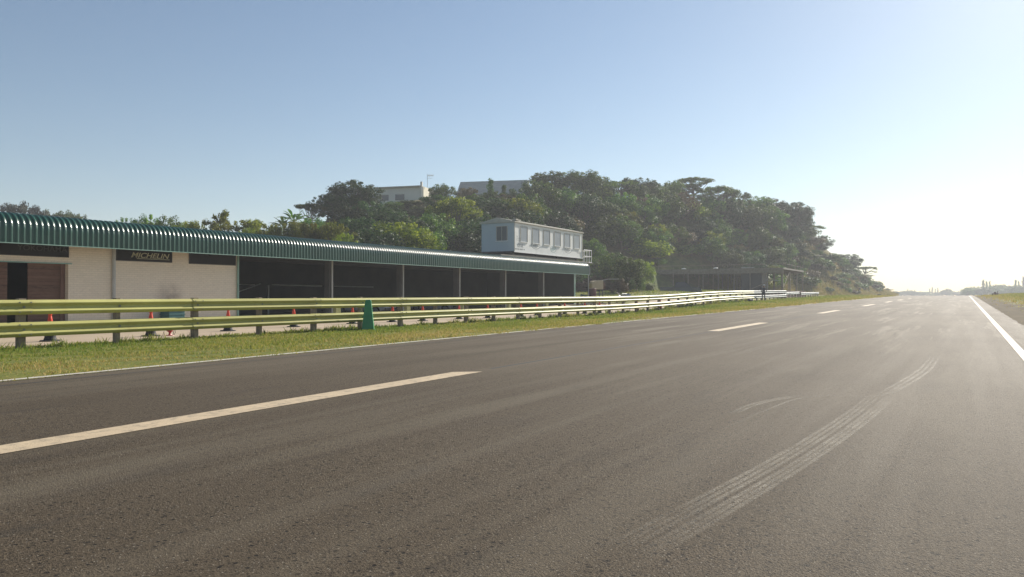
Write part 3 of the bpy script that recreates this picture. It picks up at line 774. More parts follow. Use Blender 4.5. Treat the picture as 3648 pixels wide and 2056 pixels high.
# soffit + beams
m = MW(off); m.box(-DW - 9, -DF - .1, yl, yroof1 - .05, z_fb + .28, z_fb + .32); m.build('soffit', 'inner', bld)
for k in range(0, 7):
    yv = yb0 + k * BAY
    if k < 6:
        m = MW(off)
        for xx in (-DW - 2, -DW - 5): m.box(xx - .05, xx + .05, yv, yv + BAY, z_fb + .1, z_fb + .279)
        m.build('purlin', 'beam_dark', bld)
    if 1 <= k <= 5:
        m = MW(off); m.box(-DW - .36, -DW - .0, yv - .09, yv + .09, 0, z_fb + .279); m.build('pier', 'pier', bld)
        if k >= 1:
            m = MW(off); m.box(-DW - .3, -DW + .28, yv + .12, yv + .48, 0, .74); m.build('yellow_block', 'yellow_block', bld, bevel=.01)
    if k <= 5:
        mt = 'roof_edge' if k == 0 else 'pipe_grey'
        m = MW(off); m.tube([(-DW + .06, yv + (.05 if k else -.05), 0), (-DW + .06, yv + (.05 if k else -.05), z_fb + .27)], .05, 10); m.build('downpipe', mt, bld)  # between bays the pale pipe draws each pier's lit front edge
yv = ypos(402, DW)
m = MW(off); m.tube([(-DW + .07, yv, 0), (-DW + .07, yv, z_fb + .27)], .065, 10); m.build('downpipe', 'pipe_grey', bld)
m = MW(off); m.tube([(-DF - .06, yroof1 - .1, z_fb + .2), (-DF - .06, yroof1 - .1, .0)], .045, 10); m.build('downpipe', 'pipe_grey', bld)
# sliding doors
dr = MW(off); dr.box(-DW - .30, -DW - .24, ypos(112, DW), d1y + .1, .05, 2.32); o_ = dr.build('sliding_door', 'wood', bld)
m = MW(off); m.box(-DW - .235, -DW - .20, d1y - .17, d1y - .02, .05, 2.3); m.build('door_stile', 'brown_panel', o_)
dr = MW(off); dr.box(-DW - .36, -DW - .31, d0y - .1, ypos(42, DW), .05, 2.32); dr.build('sliding_door', 'wood', bld)
m = MW(off); m.box(-DW + .002, -DW + .03, d0y - .05, d1y + .12, 2.28, 2.32); m.build('door_track', 'roof_edge', bld)
# rails inside the first bays
Zb = 35.8
def xyb(px, D): return (-D, ypos(px, D))
m = MW(off)
m.tube([(-35.8, ypos(848, 35.8), 1.74), (-35.8, ypos(908, 35.8), 1.73)], .025, 6)
m.tube([(-35.8, ypos(970, 35.8), 1.74), (-35.8, ypos(1147, 35.8), 1.72)], .035, 6)
m.tube([(-35.8, ypos(1192, 35.8), 1.72), (-35.8, ypos(1330, 35.8), 1.70)], .03, 6)
m.build('inner_rail', 'pipe_grey', bld)
m = MW(off); m.tube([(-33, ypos(850, 33), 1.30), (-35.5, ypos(928, 35.5), 1.80)], .03, 6)
m.tube([(-34, ypos(956, 34), 0), (-34, ypos(956, 34), 1.7)], .05, 8)
m.build('inner_brace', 'pipe_grey', bld)

m, nt_, b_ = newmat('soot'); M['soot'] = m
b_.inputs['Base Color'].default_value = (.05, .055, .06, 1); b_.inputs['Roughness'].default_value = .9
_tr = N(nt_, 'ShaderNodeBsdfTransparent'); _mx = N(nt_, 'ShaderNodeMixShader'); _e = N(nt_, 'ShaderNodeAttribute', attribute_name='edge')
_mm = N(nt_, 'ShaderNodeMath', operation='MULTIPLY'); nt_.links.new(_e.outputs['Fac'], _mm.inputs[0]); nt_.links.new(ramp(nt_, noise(nt_, texco(nt_), 3, 5), [(.3, .05), (.7, .38)]), _mm.inputs[1])
nt_.links.new(_mm.outputs[0], _mx.inputs[0]); nt_.links.new(_tr.outputs[0], _mx.inputs[1]); nt_.links.new(b_.outputs[0], _mx.inputs[2]); nt_.links.new(_mx.outputs[0], nt_.nodes['Material Output'].inputs[0])
gy, gz_ = np.meshgrid(np.linspace(-1, 1, 15), np.linspace(-1, 1, 15)); yc_ = ypos(606, DW)
cs = np.stack([np.full(gy.shape, .004), yc_ - yb0 + gy * .75, 1.0 + gz_ * .75], -1).reshape(-1, 3)
ii = (np.arange(14)[None, :] + 15 * np.arange(14)[:, None]); qs = np.stack([ii, ii + 1, ii + 16, ii + 15], -1).reshape(-1, 4)
quads_obj('soot_stain', cs, qs, 'soot', bld, attrs={'edge': np.clip(1.05 - np.hypot(gy, gz_), 0, 1).ravel()})
# signs on the garage
def sign(px0, px1, z0, z1, label, nm='wall_sign'):
    y0, y1 = ypos(px0, DW), ypos(px1, DW)
    root = empty(nm, (-DW + .03, (y0 + y1) / 2, z0)); tag(root, label, 'sign')
    m = MB(); w = (y1 - y0) / 2; m.box(-.027, .0, -w, w, 0, z1 - z0); m.build('sign_board', 'sign_black', root)
    m = MB(); t = .025
    for a in ((-w, -w + t, 0, z1 - z0), (w - t, w, 0, z1 - z0), (-w + t, w - t, 0, t)): m.box(.001, .012, *a)
    m.build('sign_frame', 'beam_dark', root)
    return root, w
zs_b = zat(918, 27.75)
y1s = ypos(243, DW)
# first (left) board is long and starts outside the frame
root, w = sign(CXP + FPX * 0 - 2060, 243, zs_b, z_fb + .1, 'long black board with faded lettering above the wooden sliding doors')
wc = (ypos(75, DW) + ypos(222, DW)) / 2 - root.location.y
wall_text('lettering', 'YOKOHAMA', .27, .004, wc, .20, 'sign_faint', root, sx=1.1, offset=.003)
root, w = sign(412, 611, zat(931, 30), z_fb + .1, 'black board with cream italic lettering beside the downpipe')
ym = (ypos(462, DW) + ypos(606, DW)) / 2 - root.location.y
wall_text('lettering', 'MICHELIN', .29, .004, ym - .05, .155, 'sign_cream', root, sx=1.28, shear=.30, offset=.003)
m = MB(); m.box(.002, .006, ym - .62, w - .12, .105, .125); m.build('underline', 'sign_cream', root)
sign(672, 838, zat(941, 32.5), z_fb + .1, 'plain black board at the right end of the white wall')

# crates stacked at the wall
Zc_ = 29.9; xc, yc = -DW + .45, ypos(615, DW - .45)
t = empty('plastic_crate', (xc, yc, .01)); tag(t, 'teal plastic crate with pale lid against the white wall', 'crate')
m = MB(); m.box(-.3, .3, -.36, .36, 0, .46); m.box(-.32, .32, -.38, .38, .30, .34); m.build('crate_body', 'teal_crate', t, bevel=.01)
m = MB(); m.box(-.33, .33, -.39, .39, .462, .53); m.build('lid', 'white_trim', t, bevel=.01)
t = empty('plastic_crate', (xc, yc + .08, .545)); tag(t, 'red crate on top of the teal crate by the white wall', 'crate')
m = MB(); m.box(-.22, .22, -.26, .26, 0, .12); m.box(-.24, .24, -.28, .28, .09, .12 + .003); m.build('crate_body', 'red_paint', t, bevel=.008)

# ------------------------------------------------------------------ cabin on the roof
DC = 29.5
yc0, yc1 = ypos(1832, DC), ypos(2075, DC)
Zc0 = depth(-DC, yc0)
zb_, zt_ = zat(898, Zc0), zat(785, Zc0)
WC = 3.05
co_ = Vector((-DC, yc0, zb_))
cab = empty('site_cabin', co_); tag(cab, 'white prefabricated cabin with six windows standing above the green roof', 'cabin')
L_ = yc1 - yc0; Hc = zt_ - zb_
m = MB(); m.box(-.06, 0, .06, L_ - .06, .1, Hc - .16); m.build('front_panel', 'cabin_white', cab)
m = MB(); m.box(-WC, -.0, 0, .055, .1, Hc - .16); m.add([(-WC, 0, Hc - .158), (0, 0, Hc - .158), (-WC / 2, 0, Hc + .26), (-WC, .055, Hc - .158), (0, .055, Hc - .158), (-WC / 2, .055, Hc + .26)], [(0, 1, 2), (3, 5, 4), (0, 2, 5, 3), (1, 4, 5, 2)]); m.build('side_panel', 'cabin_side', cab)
m = MB(); m.box(-WC, 0, L_ - .055, L_, .1, Hc - .16); m.add([(-WC, L_ - .055, Hc - .158), (0, L_ - .055, Hc - .158), (-WC / 2, L_ - .055, Hc + .26), (-WC, L_, Hc - .158), (0, L_, Hc - .158), (-WC / 2, L_, Hc + .26)], [(0, 1, 2), (3, 5, 4), (0, 2, 5, 3), (1, 4, 5, 2)]); m.build('side_panel', 'cabin_white', cab)
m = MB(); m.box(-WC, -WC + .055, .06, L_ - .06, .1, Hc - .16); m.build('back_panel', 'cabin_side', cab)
m = MB(); m.prism([(-WC - .12, Hc - .14), (.12, Hc - .14), (.12, Hc - .06), (-WC / 2, Hc + .30), (-WC - .12, Hc - .06)], -.10, L_ + .10, 'y'); rf = m.build('roof', 'cabin_trim', cab)
m = MB(); m.box(-.3, .1, .15, .9, Hc + .02, Hc + .10); m.box(-.25, .0, .3, .6, Hc + .10, Hc + .17); m.build('roof_hatch', 'cabin_trim', rf)
m = MB(); m.box(-.02, .03, 0, L_, 0, .098); m.build('bottom_rail', 'white_trim', cab)
m = MB(); m.box(-WC, -.021, 0, L_, 0, .098); m.build('base_frame', 'beam_dark', cab)
for yv in (0.0, L_ - .07):
    m = MB(); m.box(.001, .03, yv, yv + .07, .1, Hc - .15); m.build('corner_post', 'cabin_trim', cab)
wins = [(1853, 1879), (1896, 1921), (1936, 1959), (1974, 1997), (2010, 2031), (2044, 2065)]
for a, b in wins:
    y0, y1 = ypos(a, DC) - yc0, ypos(b, DC) - yc0
    z0w, z1w = 5.385 - zb_, 6.62 - zb_
    z0w += .0; z1w += .0
    m = MB()
    for q in ((y0, y0 + .04, z0w, z1w), (y1 - .04, y1, z0w, z1w), (y0 + .04, y1 - .04, z1w - .05, z1w)): m.box(.001, .035, *q)
    fr = m.build('window', 'cabin_trim', cab)
    m = MB(); m.box(.001, .012, y0 + .04, y1 - .04, z0w, z1w - .05); m.build('blind', 'blind', fr)
    m = MB(); m.box(.001, .08, y0 - .04, y1 + .04, z0w - .05, z0w - .002); m.build('sill', 'white_trim', fr)
# side window
def side_x(px): return -(DC) - (-(xpos(px, yc0)) - DC) - 0
xa, xb = xpos(1768, yc0) + DC, xpos(1808, yc0) + DC
m = MB()
for q in ((xa, xa + .05), (xb - .05, xb)): m.box(q[0], q[1], -.03, -.001, .93, 2.1)
m.box(xa + .05, xb - .05, -.03, -.001, 2.05, 2.1); m.box((xa + xb) / 2 - .02, (xa + xb) / 2 + .02, -.03, -.001, .93, 2.05)
fr = m.build('window', 'cabin_trim', cab)
m = MB(); m.box(xa + .05, (xa + xb) / 2 - .02, -.012, -.001, .93, 2.05); m.box((xa + xb) / 2 + .02, xb - .05, -.012, -.001, .93, 2.05); m.build('pane', 'glass_dark', fr)
m = MB(); m.box(xa - .05, xb + .05, -.07, -.001, .88, .928); m.build('sill', 'white_trim', fr)
# printing on the front
def cy(px): return ypos(px, DC) - yc0
wall_text('lettering', 'GT-R', .40, .003, cy(1853), .42, 'logo_grey', cab, offset=.0)
m = MB()
for k, wd in enumerate((.16, .1, .14, .09, .15, .12, .08, .13)):
    yk = cy(1853) - .82 + k * .2; m.box(.001, .006, yk, yk + wd, .22, .31)
m.build('small_print', 'logo_grey', cab)
m = MB()
for k in range(12): yk = cy(1846) - .3 + (k % 5) * .17 + random.uniform(-.03, .03); zk = .95 + (k // 5) * .15; m.box(.001, .004, yk, yk + .11, zk, zk + .05)
m.build('faded_print', 'logo_pale', cab)
def oval_logo(pxc, zc_, rw, rh, mat, fill=None):
    yk = cy(pxc); m = MB(); n = 28; V = []; F = []
    for k in range(n):
        t = 2 * math.pi * k / n
        for s_ in (1.0, .88): V.append((.004, yk + rw * s_ * math.cos(t), zc_ + rh * s_ * math.sin(t)))
    for k in range(n): F.append((2 * k, 2 * ((k + 1) % n), 2 * ((k + 1) % n) + 1, 2 * k + 1))
    m.add(V, F); m.box(.001, .005, yk - rw * .75, yk + rw * .6, zc_ - rh * .12, zc_ + rh * .18)
    m.box(.001, .005, yk - rw * .6, yk + rw * .3, zc_ - rh * .5, zc_ - rh * .36); m.box(.001, .0045, yk - rw * .3, yk + rw * .6, zc_ + rh * .4, zc_ + rh * .55)
    m.build('oval_logo', mat, cab)
oval_logo(1909, .68, .78, .27, 'logo_grey'); oval_logo(1971, .56, .55, .27, 'logo_teal'); oval_logo(2024, .62, .72, .26, 'logo_grey')
wall_text('lettering', 'GT-R', .30, .003, cy(2061), .44, 'logo_pale', cab, offset=.004)
# deck and stub columns below the cabin
dk = empty('roof_deck', (-28.5, ypos(1785, 28.5), z_top + .02)); tag(dk, 'grey weathered deck on the garage roof carrying the white cabin', 'deck')
ydk0, ydk1 = ypos(1785, 28.5), ypos(2098, 28.5)
m = MB(); m.box(-4.8, 0, 0, ydk1 - ydk0, .06, .18); m.build('deck_slab', 'deck', dk)
m = MB()
for yv in np.linspace(yc0 + .6 - ydk0, yc1 - .4 - ydk0, 4):
    for xx in (-1.5, -3.7): m.box(xx - .08, xx + .08, yv - .08, yv + .08, .181, zb_ - z_top - .022)
m.build('stub_column', 'beam_dark', dk)
m = MB(); m.box(-3.9, -1.3, yc0 - ydk0 + .2, yc1 - ydk0 - .2, .181, zb_ - z_top - .16); m.build('gap_block', 'beam_dark', dk)  # dark block filling most of the gap between deck and cabin
# landing rail
x0_, y0_ = -DC + .1, yc1 + .15
rl = empty('landing_rail', (x0_, y0_, z_top + .2)); tag(rl, 'white tubular landing rail at the right end of the cabin', 'railing')
Ln = ypos(2104, DC) - y0_; hr = zat(890, depth(-DC, y0_)) - z_top - .2
m = MB()
for zz in (hr, hr * .5, .05): m.tube([(0, 0, zz), (0, Ln, zz)], .035, 6); m.tube([(0, Ln, zz), (-2.6, Ln, zz)], .035, 6)
m.build('rail', 'white_trim', rl)
for k in range(4): 
    m = MB(); yv = .12 + (Ln - .15) * k / 3.0; m.tube([(0, yv, 0.05), (0, yv, hr)], .03, 6); m.build('baluster', 'white_trim', rl)
for k in range(3):
    m = MB(); m.tube([(-.87 * (k + 1), Ln, 0.05), (-.87 * (k + 1), Ln, hr)], .03, 6); m.build('baluster', 'white_trim', rl)
m = MB(); m.box(-2.7, .08, -.1, Ln + .05, -.04, .02); m.build('landing_plate', 'deck', rl)

# ------------------------------------------------------------------ cars
def make_car(name, mat, pickup=False):
    root = empty(name)
    W = .82
    if pickup: prof = [(-2.3, .45), (-2.3, .98), (-.75, .98), (-.62, 1.02), (-.55, 1.50), (-.35, 1.56), (.45, 1.55), (.62, 1.50), (1.15, 1.04), (2.15, .93), (2.32, .80), (2.35, .42), (1.9, .30), (-2.0, .30)]
    else: prof = [(-2.05, .45), (-2.08, .85), (-1.9, .98), (-1.55, 1.33), (-1.2, 1.40), (.1, 1.40), (.75, 1.0), (1.75, .86), (1.98, .70), (2.02, .40), (1.7, .25), (-1.8, .25)]
    bm = bmesh.new(); n = len(prof)
    rowsv = []
    for sgn in (-1, 1):
        for inset, fr in ((0, 1.0),):
            rowsv.append([bm.verts.new((x, sgn * (W - (.16 * max(0, (z - .95) / .5))), z)) for x, z in prof])
    for k in range(n):
        bm.faces.new((rowsv[0][k], rowsv[0][(k + 1) % n], rowsv[1][(k + 1) % n], rowsv[1][k]))
    bm.faces.new(rowsv[0][::-1]); bm.faces.new(rowsv[1])
    bmesh.ops.recalc_face_normals(bm, faces=bm.faces)
    bmesh.ops.bevel(bm, geom=[e for e in bm.edges if len(e.link_faces) == 2 and e.calc_face_angle(0) > .25], offset=.05, segments=2, affect='EDGES')
    me = bpy.data.meshes.new('body'); bm.to_mesh(me); bm.free(); me.materials.append(M[mat])
    o = bpy.data.objects.new('body', me); col.objects.link(o); o.parent = root
    def glassy(pts, nm):
        m = MB(); m.add(pts + [tuple(Vector(p) + Vector((0, 0, -.002))) for p in pts], [(0, 1, 2, 3), (7, 6, 5, 4)]); m.build(nm, 'glass_dark', root)
    if pickup:
        glassy([(.66, -.64, 1.49), (1.13, -.74, 1.075), (1.13, .74, 1.075), (.66, .64, 1.49)], 'windscreen')
        for s_ in (-1, 1): glassy([(-.45, s_ * .80, 1.06), (.98, s_ * .80, 1.06), (.55, s_ * .70, 1.45), (-.42, s_ * .70, 1.45)], 'side_window')
        wx = (-1.45, 1.5)
    else:
        glassy([(.16, -.66, 1.39), (.73, -.78, 1.03), (.73, .78, 1.03), (.16, .66, 1.39)], 'windscreen')
        for s_ in (-1, 1): glassy([(-1.45, s_ * .82, 1.0), (.55, s_ * .82, 1.0), (.08, s_ * .72, 1.33), (-1.2, s_ * .72, 1.33)], 'side_window')
        wx = (-1.3, 1.3)
    for xx in wx:
        for s_ in (-1, 1):
            m = MB(); m.tube([(xx, s_ * (W + .01), .32), (xx, s_ * (W - .2), .32)], .33, 20); w_ = m.build('wheel', 'rubber', root)
            m = MB(); m.tube([(xx, s_ * (W + .018), .32), (xx, s_ * (W - .02), .32)], .19, 16); m.build('rim', 'rail_steel', w_)
    fx = 2.33 if pickup else 2.0
    for s_ in (-1, 1):
        m = MB(); m.box(fx - .03, fx + .03, s_ * .62 - .14, s_ * .62 + .14, .60, .76); m.build('headlight', 'white_trim', root)
    m = MB(); m.box(fx - .05, fx + .08, -.8, .8, .38, .52); m.build('bumper', 'beam_dark', root)
    m = MB(); m.box(fx - .02, fx + .035, -.42, .42, .6, .74); m.build('grille', 'beam_dark', root)
    return root
pk = make_car('pickup_truck', 'car_grey', True); x, y = at(2424, 86)
pk.location = (x, y, zat(1005, 86) - 1.56); pk.rotation_euler = (0, 0, PHI - R(12)); tag(pk, 'grey pickup truck with raised cab parked before the timber platform', 'pickup')
# roll bar / open boot frame above the pickup
cr = make_car('race_car', 'car_white'); cr.scale = (1, 1, .62); cr.location = (-DW - 2.6, ypos(1305, DW + 2.6), .03); cr.rotation_euler = (0, 0, R(4)); tag(cr, 'white car nose-out in the garage bay behind the green marker', 'car')
cr2 = copy_tree(cr); cr2.location = (-DW - 2.8, ypos(1560, DW + 2.8), .03); cr2.rotation_euler = (0, 0, R(-3)); tag(cr2, 'white car nose-out in the open bay left of the third column', 'car')

# ------------------------------------------------------------------ junk by the end of the garage
x, y = at(2126, 66); zt = ground_z(x, y)
tk = empty('water_tank', (x, y, zt), PHI + R(15)); tag(tk, 'cream ribbed tank with rounded top on a dark stand past the garage end', 'tank')
m = MB(); prof = [(-.62, 1.0), (.42, 1.0), (.42, 1.75), (.36, 1.80), (-.2, 1.78), (-.5, 1.66), (-.62, 1.45)]
zb1 = zat(1031, 66) - zt
prof = [(a, zb1 + (b - 1.0) * 1.0) for a, b in prof]
m.prism([(a, b) for a, b in prof], -.5, .5, 'y'); m.build('tank_shell', 'tank_cream', tk, bevel=.03)
m = MB()
for k in range(5): m.box(-.62, .425, -.52, -.501, zb1 + .1 + k * .12, zb1 + .13 + k * .12)
m.build('rib', 'tank_cream', tk)
m = MB(); m.box(.425, .62, -.45, .45, zb1 + .02, zb1 + .6); m.build('side_panel', 'brown_panel', tk)
m = MB()
for a in (-.5, .4):
    for b in (-.4, .4): m.tube([(a, b, -.1), (a, b, zb1)], .05, 6)
m.build('stand', 'beam_dark', tk)
m = MB(); m.tube([(.4, -.3, zb1 + .8), (1.0, -.3, zb1 + .9), (2.0, -.3, zb1 + .92)], .02, 5); m.build('pipe', 'pipe_grey', tk)
x, y = at(2111, 63); zt = ground_z(x, y)
dm = empty('oil_drum', (x, y, zt)); tag(dm, 'dark rounded drum standing below the cream tank', 'drum')
m = MB(); hz = zat(1027, 63) - zt
m.lathe([(.30, 0), (.33, .05), (.31, .10), (.31, hz * .4), (.33, hz * .42), (.31, hz * .45), (.31, hz - .1), (.33, hz - .06), (.28, hz - .02), (.1, hz)], 18); m.build('drum_body', 'maroon', dm)
m = MB(); m.lathe([(.06, hz), (.06, hz + .03)], 8, c=(.15, 0)); m.build('cap', 'beam_dark', dm)
def junk(px, Z, label, seed, mats):
    x, y = at(px, Z); zt = ground_z(x, y); rj = random.Random(seed)
    o = empty('scrap_heap', (x, y, zt), rj.uniform(0, 3)); tag(o, label, 'scrap heap')
    for nm, mt, n_ in (('panel', mats[0], 4), ('beam', mats[1], 5)):
        for k in range(n_):
            m = MB(); T = Matrix.Translation((rj.uniform(-.5, .5), rj.uniform(-.3, .3), rj.uniform(.15, .6))) @ Matrix.Rotation(rj.uniform(-.9, .9), 4, 'X') @ Matrix.Rotation(rj.uniform(-.9, .9), 4, 'Y')
            if nm == 'panel': m.box(-.4, .4, -.25, .25, -.02, .02, mat=T)
            else: m.box(-.6, .6, -.04, .04, -.04, .04, mat=T)
            m.build(nm, mt, o)
junk(2082, 62, 'dark heap of scrap sheets and beams right of the garage end wall', 5, ('teal_crate', 'deck'))
junk(2115, 59, 'low pale rubble heap in front of the dark drum', 8, ('tank_cream', 'deck'))
junk(2215, 66, 'low flat heap of sheets between the cream tank and the pickup', 9, ('blind', 'timber'))

# ------------------------------------------------------------------ timber platform
yPf = 104.6
xr_ = xpos(2790, yPf); xl_ = xpos(2296, yPf)
Zr = depth(xr_, yPf)
zd = zat(953, Zr); zfasc = .72; zter = zat(1036, Zr)
pf = empty('viewing_platform', (xr_, yPf, zter)); tag(pf, 'long dark timber viewing platform on many posts at the foot of the hill', 'platform')
yPb = ypos(2862, -xr_)
o_ = Vector((xr_, yPf, zter)); Wd = xr_ - xl_; Ld = yPb - yPf; hd = zd - zter
m = MB(); m.box(-Wd, 0, 0, Ld, hd - .14, hd); m.build('deck_boards', 'timber', pf)
m = MB(); m.box(-Wd, 0, -.06, -.002, hd - zfasc, hd - .02); m.build('front_fascia', 'timber', pf)
m = MB(); m.box(.002, .06, 0, Ld, hd - .22, hd - .01); m.build('side_fascia', 'deck', pf)
m = MB()
for k in range(10): yv = Ld * (k + .5) / 10; m.box(-Wd + .1, -.1, yv - .04, yv + .04, hd - .42, hd - .142)
m.build('joists', 'timber', pf)
nx_ = 9
for i in range(nx_ + 1):
    for j in range(4):
        m = MB(); xx = -Wd * i / nx_; yv = .1 + (Ld - .2) * j / 3
        m.box(xx - .07 - (.08 if i == 0 else 0), xx + .07 - (.08 if i == 0 else 0), yv - .07, yv + .07, -.8, hd - .142 - .28)
        m.build('post', 'timber', pf)
for i, (a, b) in enumerate((((-.1, .2, .3), (-.1, 5.2, hd - .5)), ((-4.5, .0, .1), (-.4, .0, 1.9)))):
    m = MB(); m.tube([a, b], .05, 6); m.build('brace', 'timber', pf)
m = MB(); m.tube([(-2.2, -.1, 1.45), (-.3, -.1, 1.40)], .035, 6); m.build('cross_rail', 'pipe_grey', pf)
for k in range(10):
    m = MB(); m.tube([(-Wd * k / 9, .05, hd), (-Wd * k / 9, .05, hd + (.55 if k > 2 else .7))], .03, 5); m.build('rail_post', 'timber', pf)
for k in range(1, 8):
    m = MB(); m.tube([(-.05, Ld * k / 7, hd), (-.05, Ld * k / 7, hd + .9)], .03, 5); m.build('rail_post', 'timber', pf)
m = MB(); m.tube([(-Wd, .05, hd + .5), (0, .05, hd + .5)], .025, 5); m.build('hand_rail', 'timber', pf)
m = MB(); m.tube([(-.05, 0, hd + .55), (-.05, Ld, hd + .5)], .03, 5); m.build('hand_rail', 'deck', pf)
sx0, sx1 = xpos(2638, yPf) - xr_, xpos(2712, yPf) - xr_
m = MB(); m.box(sx0, sx1, .3, 4.5, -.2, hd - .45); m.build('dark_screen', 'beam_dark', pf)
for k, pxk in enumerate((2437, 2550)):
    xx = xpos(pxk, yPf) - xr_; m = MB(); m.lathe([(.02, hd + .16), (.22, hd + .13), (.38, hd + .04), (.34, hd + .0)], 14, c=(xx, -.1)); m.build('glint_dome', 'white_trim', pf, smooth_=True)  # white domes put in for bright glints on the deck edge
m = MB(); xa_ = xpos(2642, yPf) - xr_; xb_ = xpos(2688, yPf) - xr_; m.box(xa_, xb_, -.12, -.06, hd + .02, hd + .08); m.build('edge_strip', 'white_trim', pf)
m = MB(); m.tube([(-Wd - .6, -.2, .0), (-Wd + .3, -.2, hd - .1)], .09, 6); m.build('leaning_pole', 'deck', pf)
m = MB(); m.box(-Wd * .38, .3, -.3, Ld + .3, -.28, .02); m.box(-Wd * .38, .25, -.25, Ld + .2, -1.6, -.281); m.build('plinth', 'maroon', pf)

# ------------------------------------------------------------------ person by the barrier
def person():
    px = 2720; x = -DB + .55; y = ypos(px, DB - .55); Z = depth(x, y); z = ground_z(x, y)
    root = empty('person', (x, y, z), R(95)); tag(root, 'person in dark overalls and pale grey cap leaning over the end of the barrier', 'person')
    # local: +x forward
    J = {'pel': (0, 0, .86, .125), 'sp': (.06, 0, 1.02, .12), 'ch': (.17, 0, 1.20, .135), 'nk': (.26, 0, 1.34, .055), 'hd0': (.30, 0, 1.42, .075), 'hd': (.33, 0, 1.49, .088), 'hd2': (.34, 0, 1.55, .07)}
    order = ['pel', 'sp', 'ch', 'nk', 'hd0', 'hd', 'hd2']
    V = [J[k][:3] for k in order]; Rr = [J[k][3] for k in order]; E = [(i, i + 1) for i in range(6)]
    def chain(root_i, pts):
        p = root_i
        for a in pts:
            V.append(a[:3]); Rr.append(a[3]); E.append((p, len(V) - 1)); p = len(V) - 1
        return p
    for s_ in (-1, 1):
        chain(0, [(0, s_ * .10, .80, .095), (.03 * s_, s_ * .11, .45, .062), (.01 + .06 * s_, s_ * .12, .10, .045), (.14 + .06 * s_, s_ * .13, .04, .04)])
        w = chain(2, [(.18, s_ * .19, 1.23, .06), (.30, s_ * .25, 1.02, .045), (.44, s_ * .22, .93, .032), (.50, s_ * .21, .93, .028)])
        for k in range(4): chain(w, [(.545, s_ * (.185 + .018 * k), .935 - .004 * abs(k - 1.5), .009), (.585 + .004 * (2 - abs(k - 1.5)), s_ * (.18 + .02 * k), .925, .0085), (.60, s_ * (.18 + .02 * k), .90, .008)])
        chain(w, [(.51, s_ * .17, .93, .01), (.54, s_ * .155, .92, .009)])
    me = bpy.data.meshes.new('body'); me.from_pydata(V, E, [])
    o = bpy.data.objects.new('body', me); col.objects.link(o)
    o.modifiers.new('s', 'SKIN'); 
    sk = me.skin_vertices[0].data
    for i, r_ in enumerate(Rr): sk[i].radius = (r_, r_)
    sk[0].use_root = True
    sb = o.modifiers.new('b', 'SUBSURF'); sb.levels = 2; sb.render_levels = 2
    dg = bpy.context.evaluated_depsgraph_get(); dg.update()
    me2 = bpy.data.meshes.new_from_object(o.evaluated_get(dg)); me2.name = 'body'
    bpy.data.objects.remove(o, do_unlink=True)
    me2.materials.clear(); me2.materials.append(M['overall_blue']); me2.materials.append(M['skin'])
    for p in me2.polygons:
        c = p.center; p.material_index = 1 if (c.z > 1.35 and c.x > .2) or (c.x > .47 and c.z > .8) else 0
        p.use_smooth = True
    b = bpy.data.objects.new('body', me2); col.objects.link(b); b.parent = root
    m = MB(); m.lathe([(.10, 1.53), (.104, 1.56), (.09, 1.61), (.05, 1.645), (.005, 1.655)], 16, c=(.33, 0)); m.box(.40, .53, -.07, .07, 1.53, 1.545)
    m.build('cap', 'cap_grey', root, smooth_=False)
    m = MB()
    for s_ in (-1, 1): m.box(.0 + .04 * s_, .26 + .04 * s_, s_ * .125 - .05, s_ * .125 + .05, 0, .09)
    m.build('shoes', 'rubber', root, bevel=.02)
    m = MB(); m.box(.395, .43, -.012, .012, 1.46, 1.49); m.box(.40, .408, -.03, .03, 1.425, 1.433); m.build('face_features', 'skin', root)
person()
x = -DB + .6; y = ypos(2672, DB - .6)
bg_ = empty('kit_bag', (x, y, ground_z(x, y)), R(80)); tag(bg_, 'dark kit bag lying on the grass left of the standing person', 'bag')
m = MB(); m.tube([(-.32, 0, .14), (-.26, 0, .15), (.26, 0, .15), (.32, 0, .14)], [.08, .145, .145, .08], 12); m.build('bag_body', 'overall_blue', bg_)
m = MB(); m.tube([(-.15, .12, .2), (-.1, .06, .34), (.1, .06, .34), (.15, .12, .2)], .015, 6); m.build('strap', 'rubber', bg_)

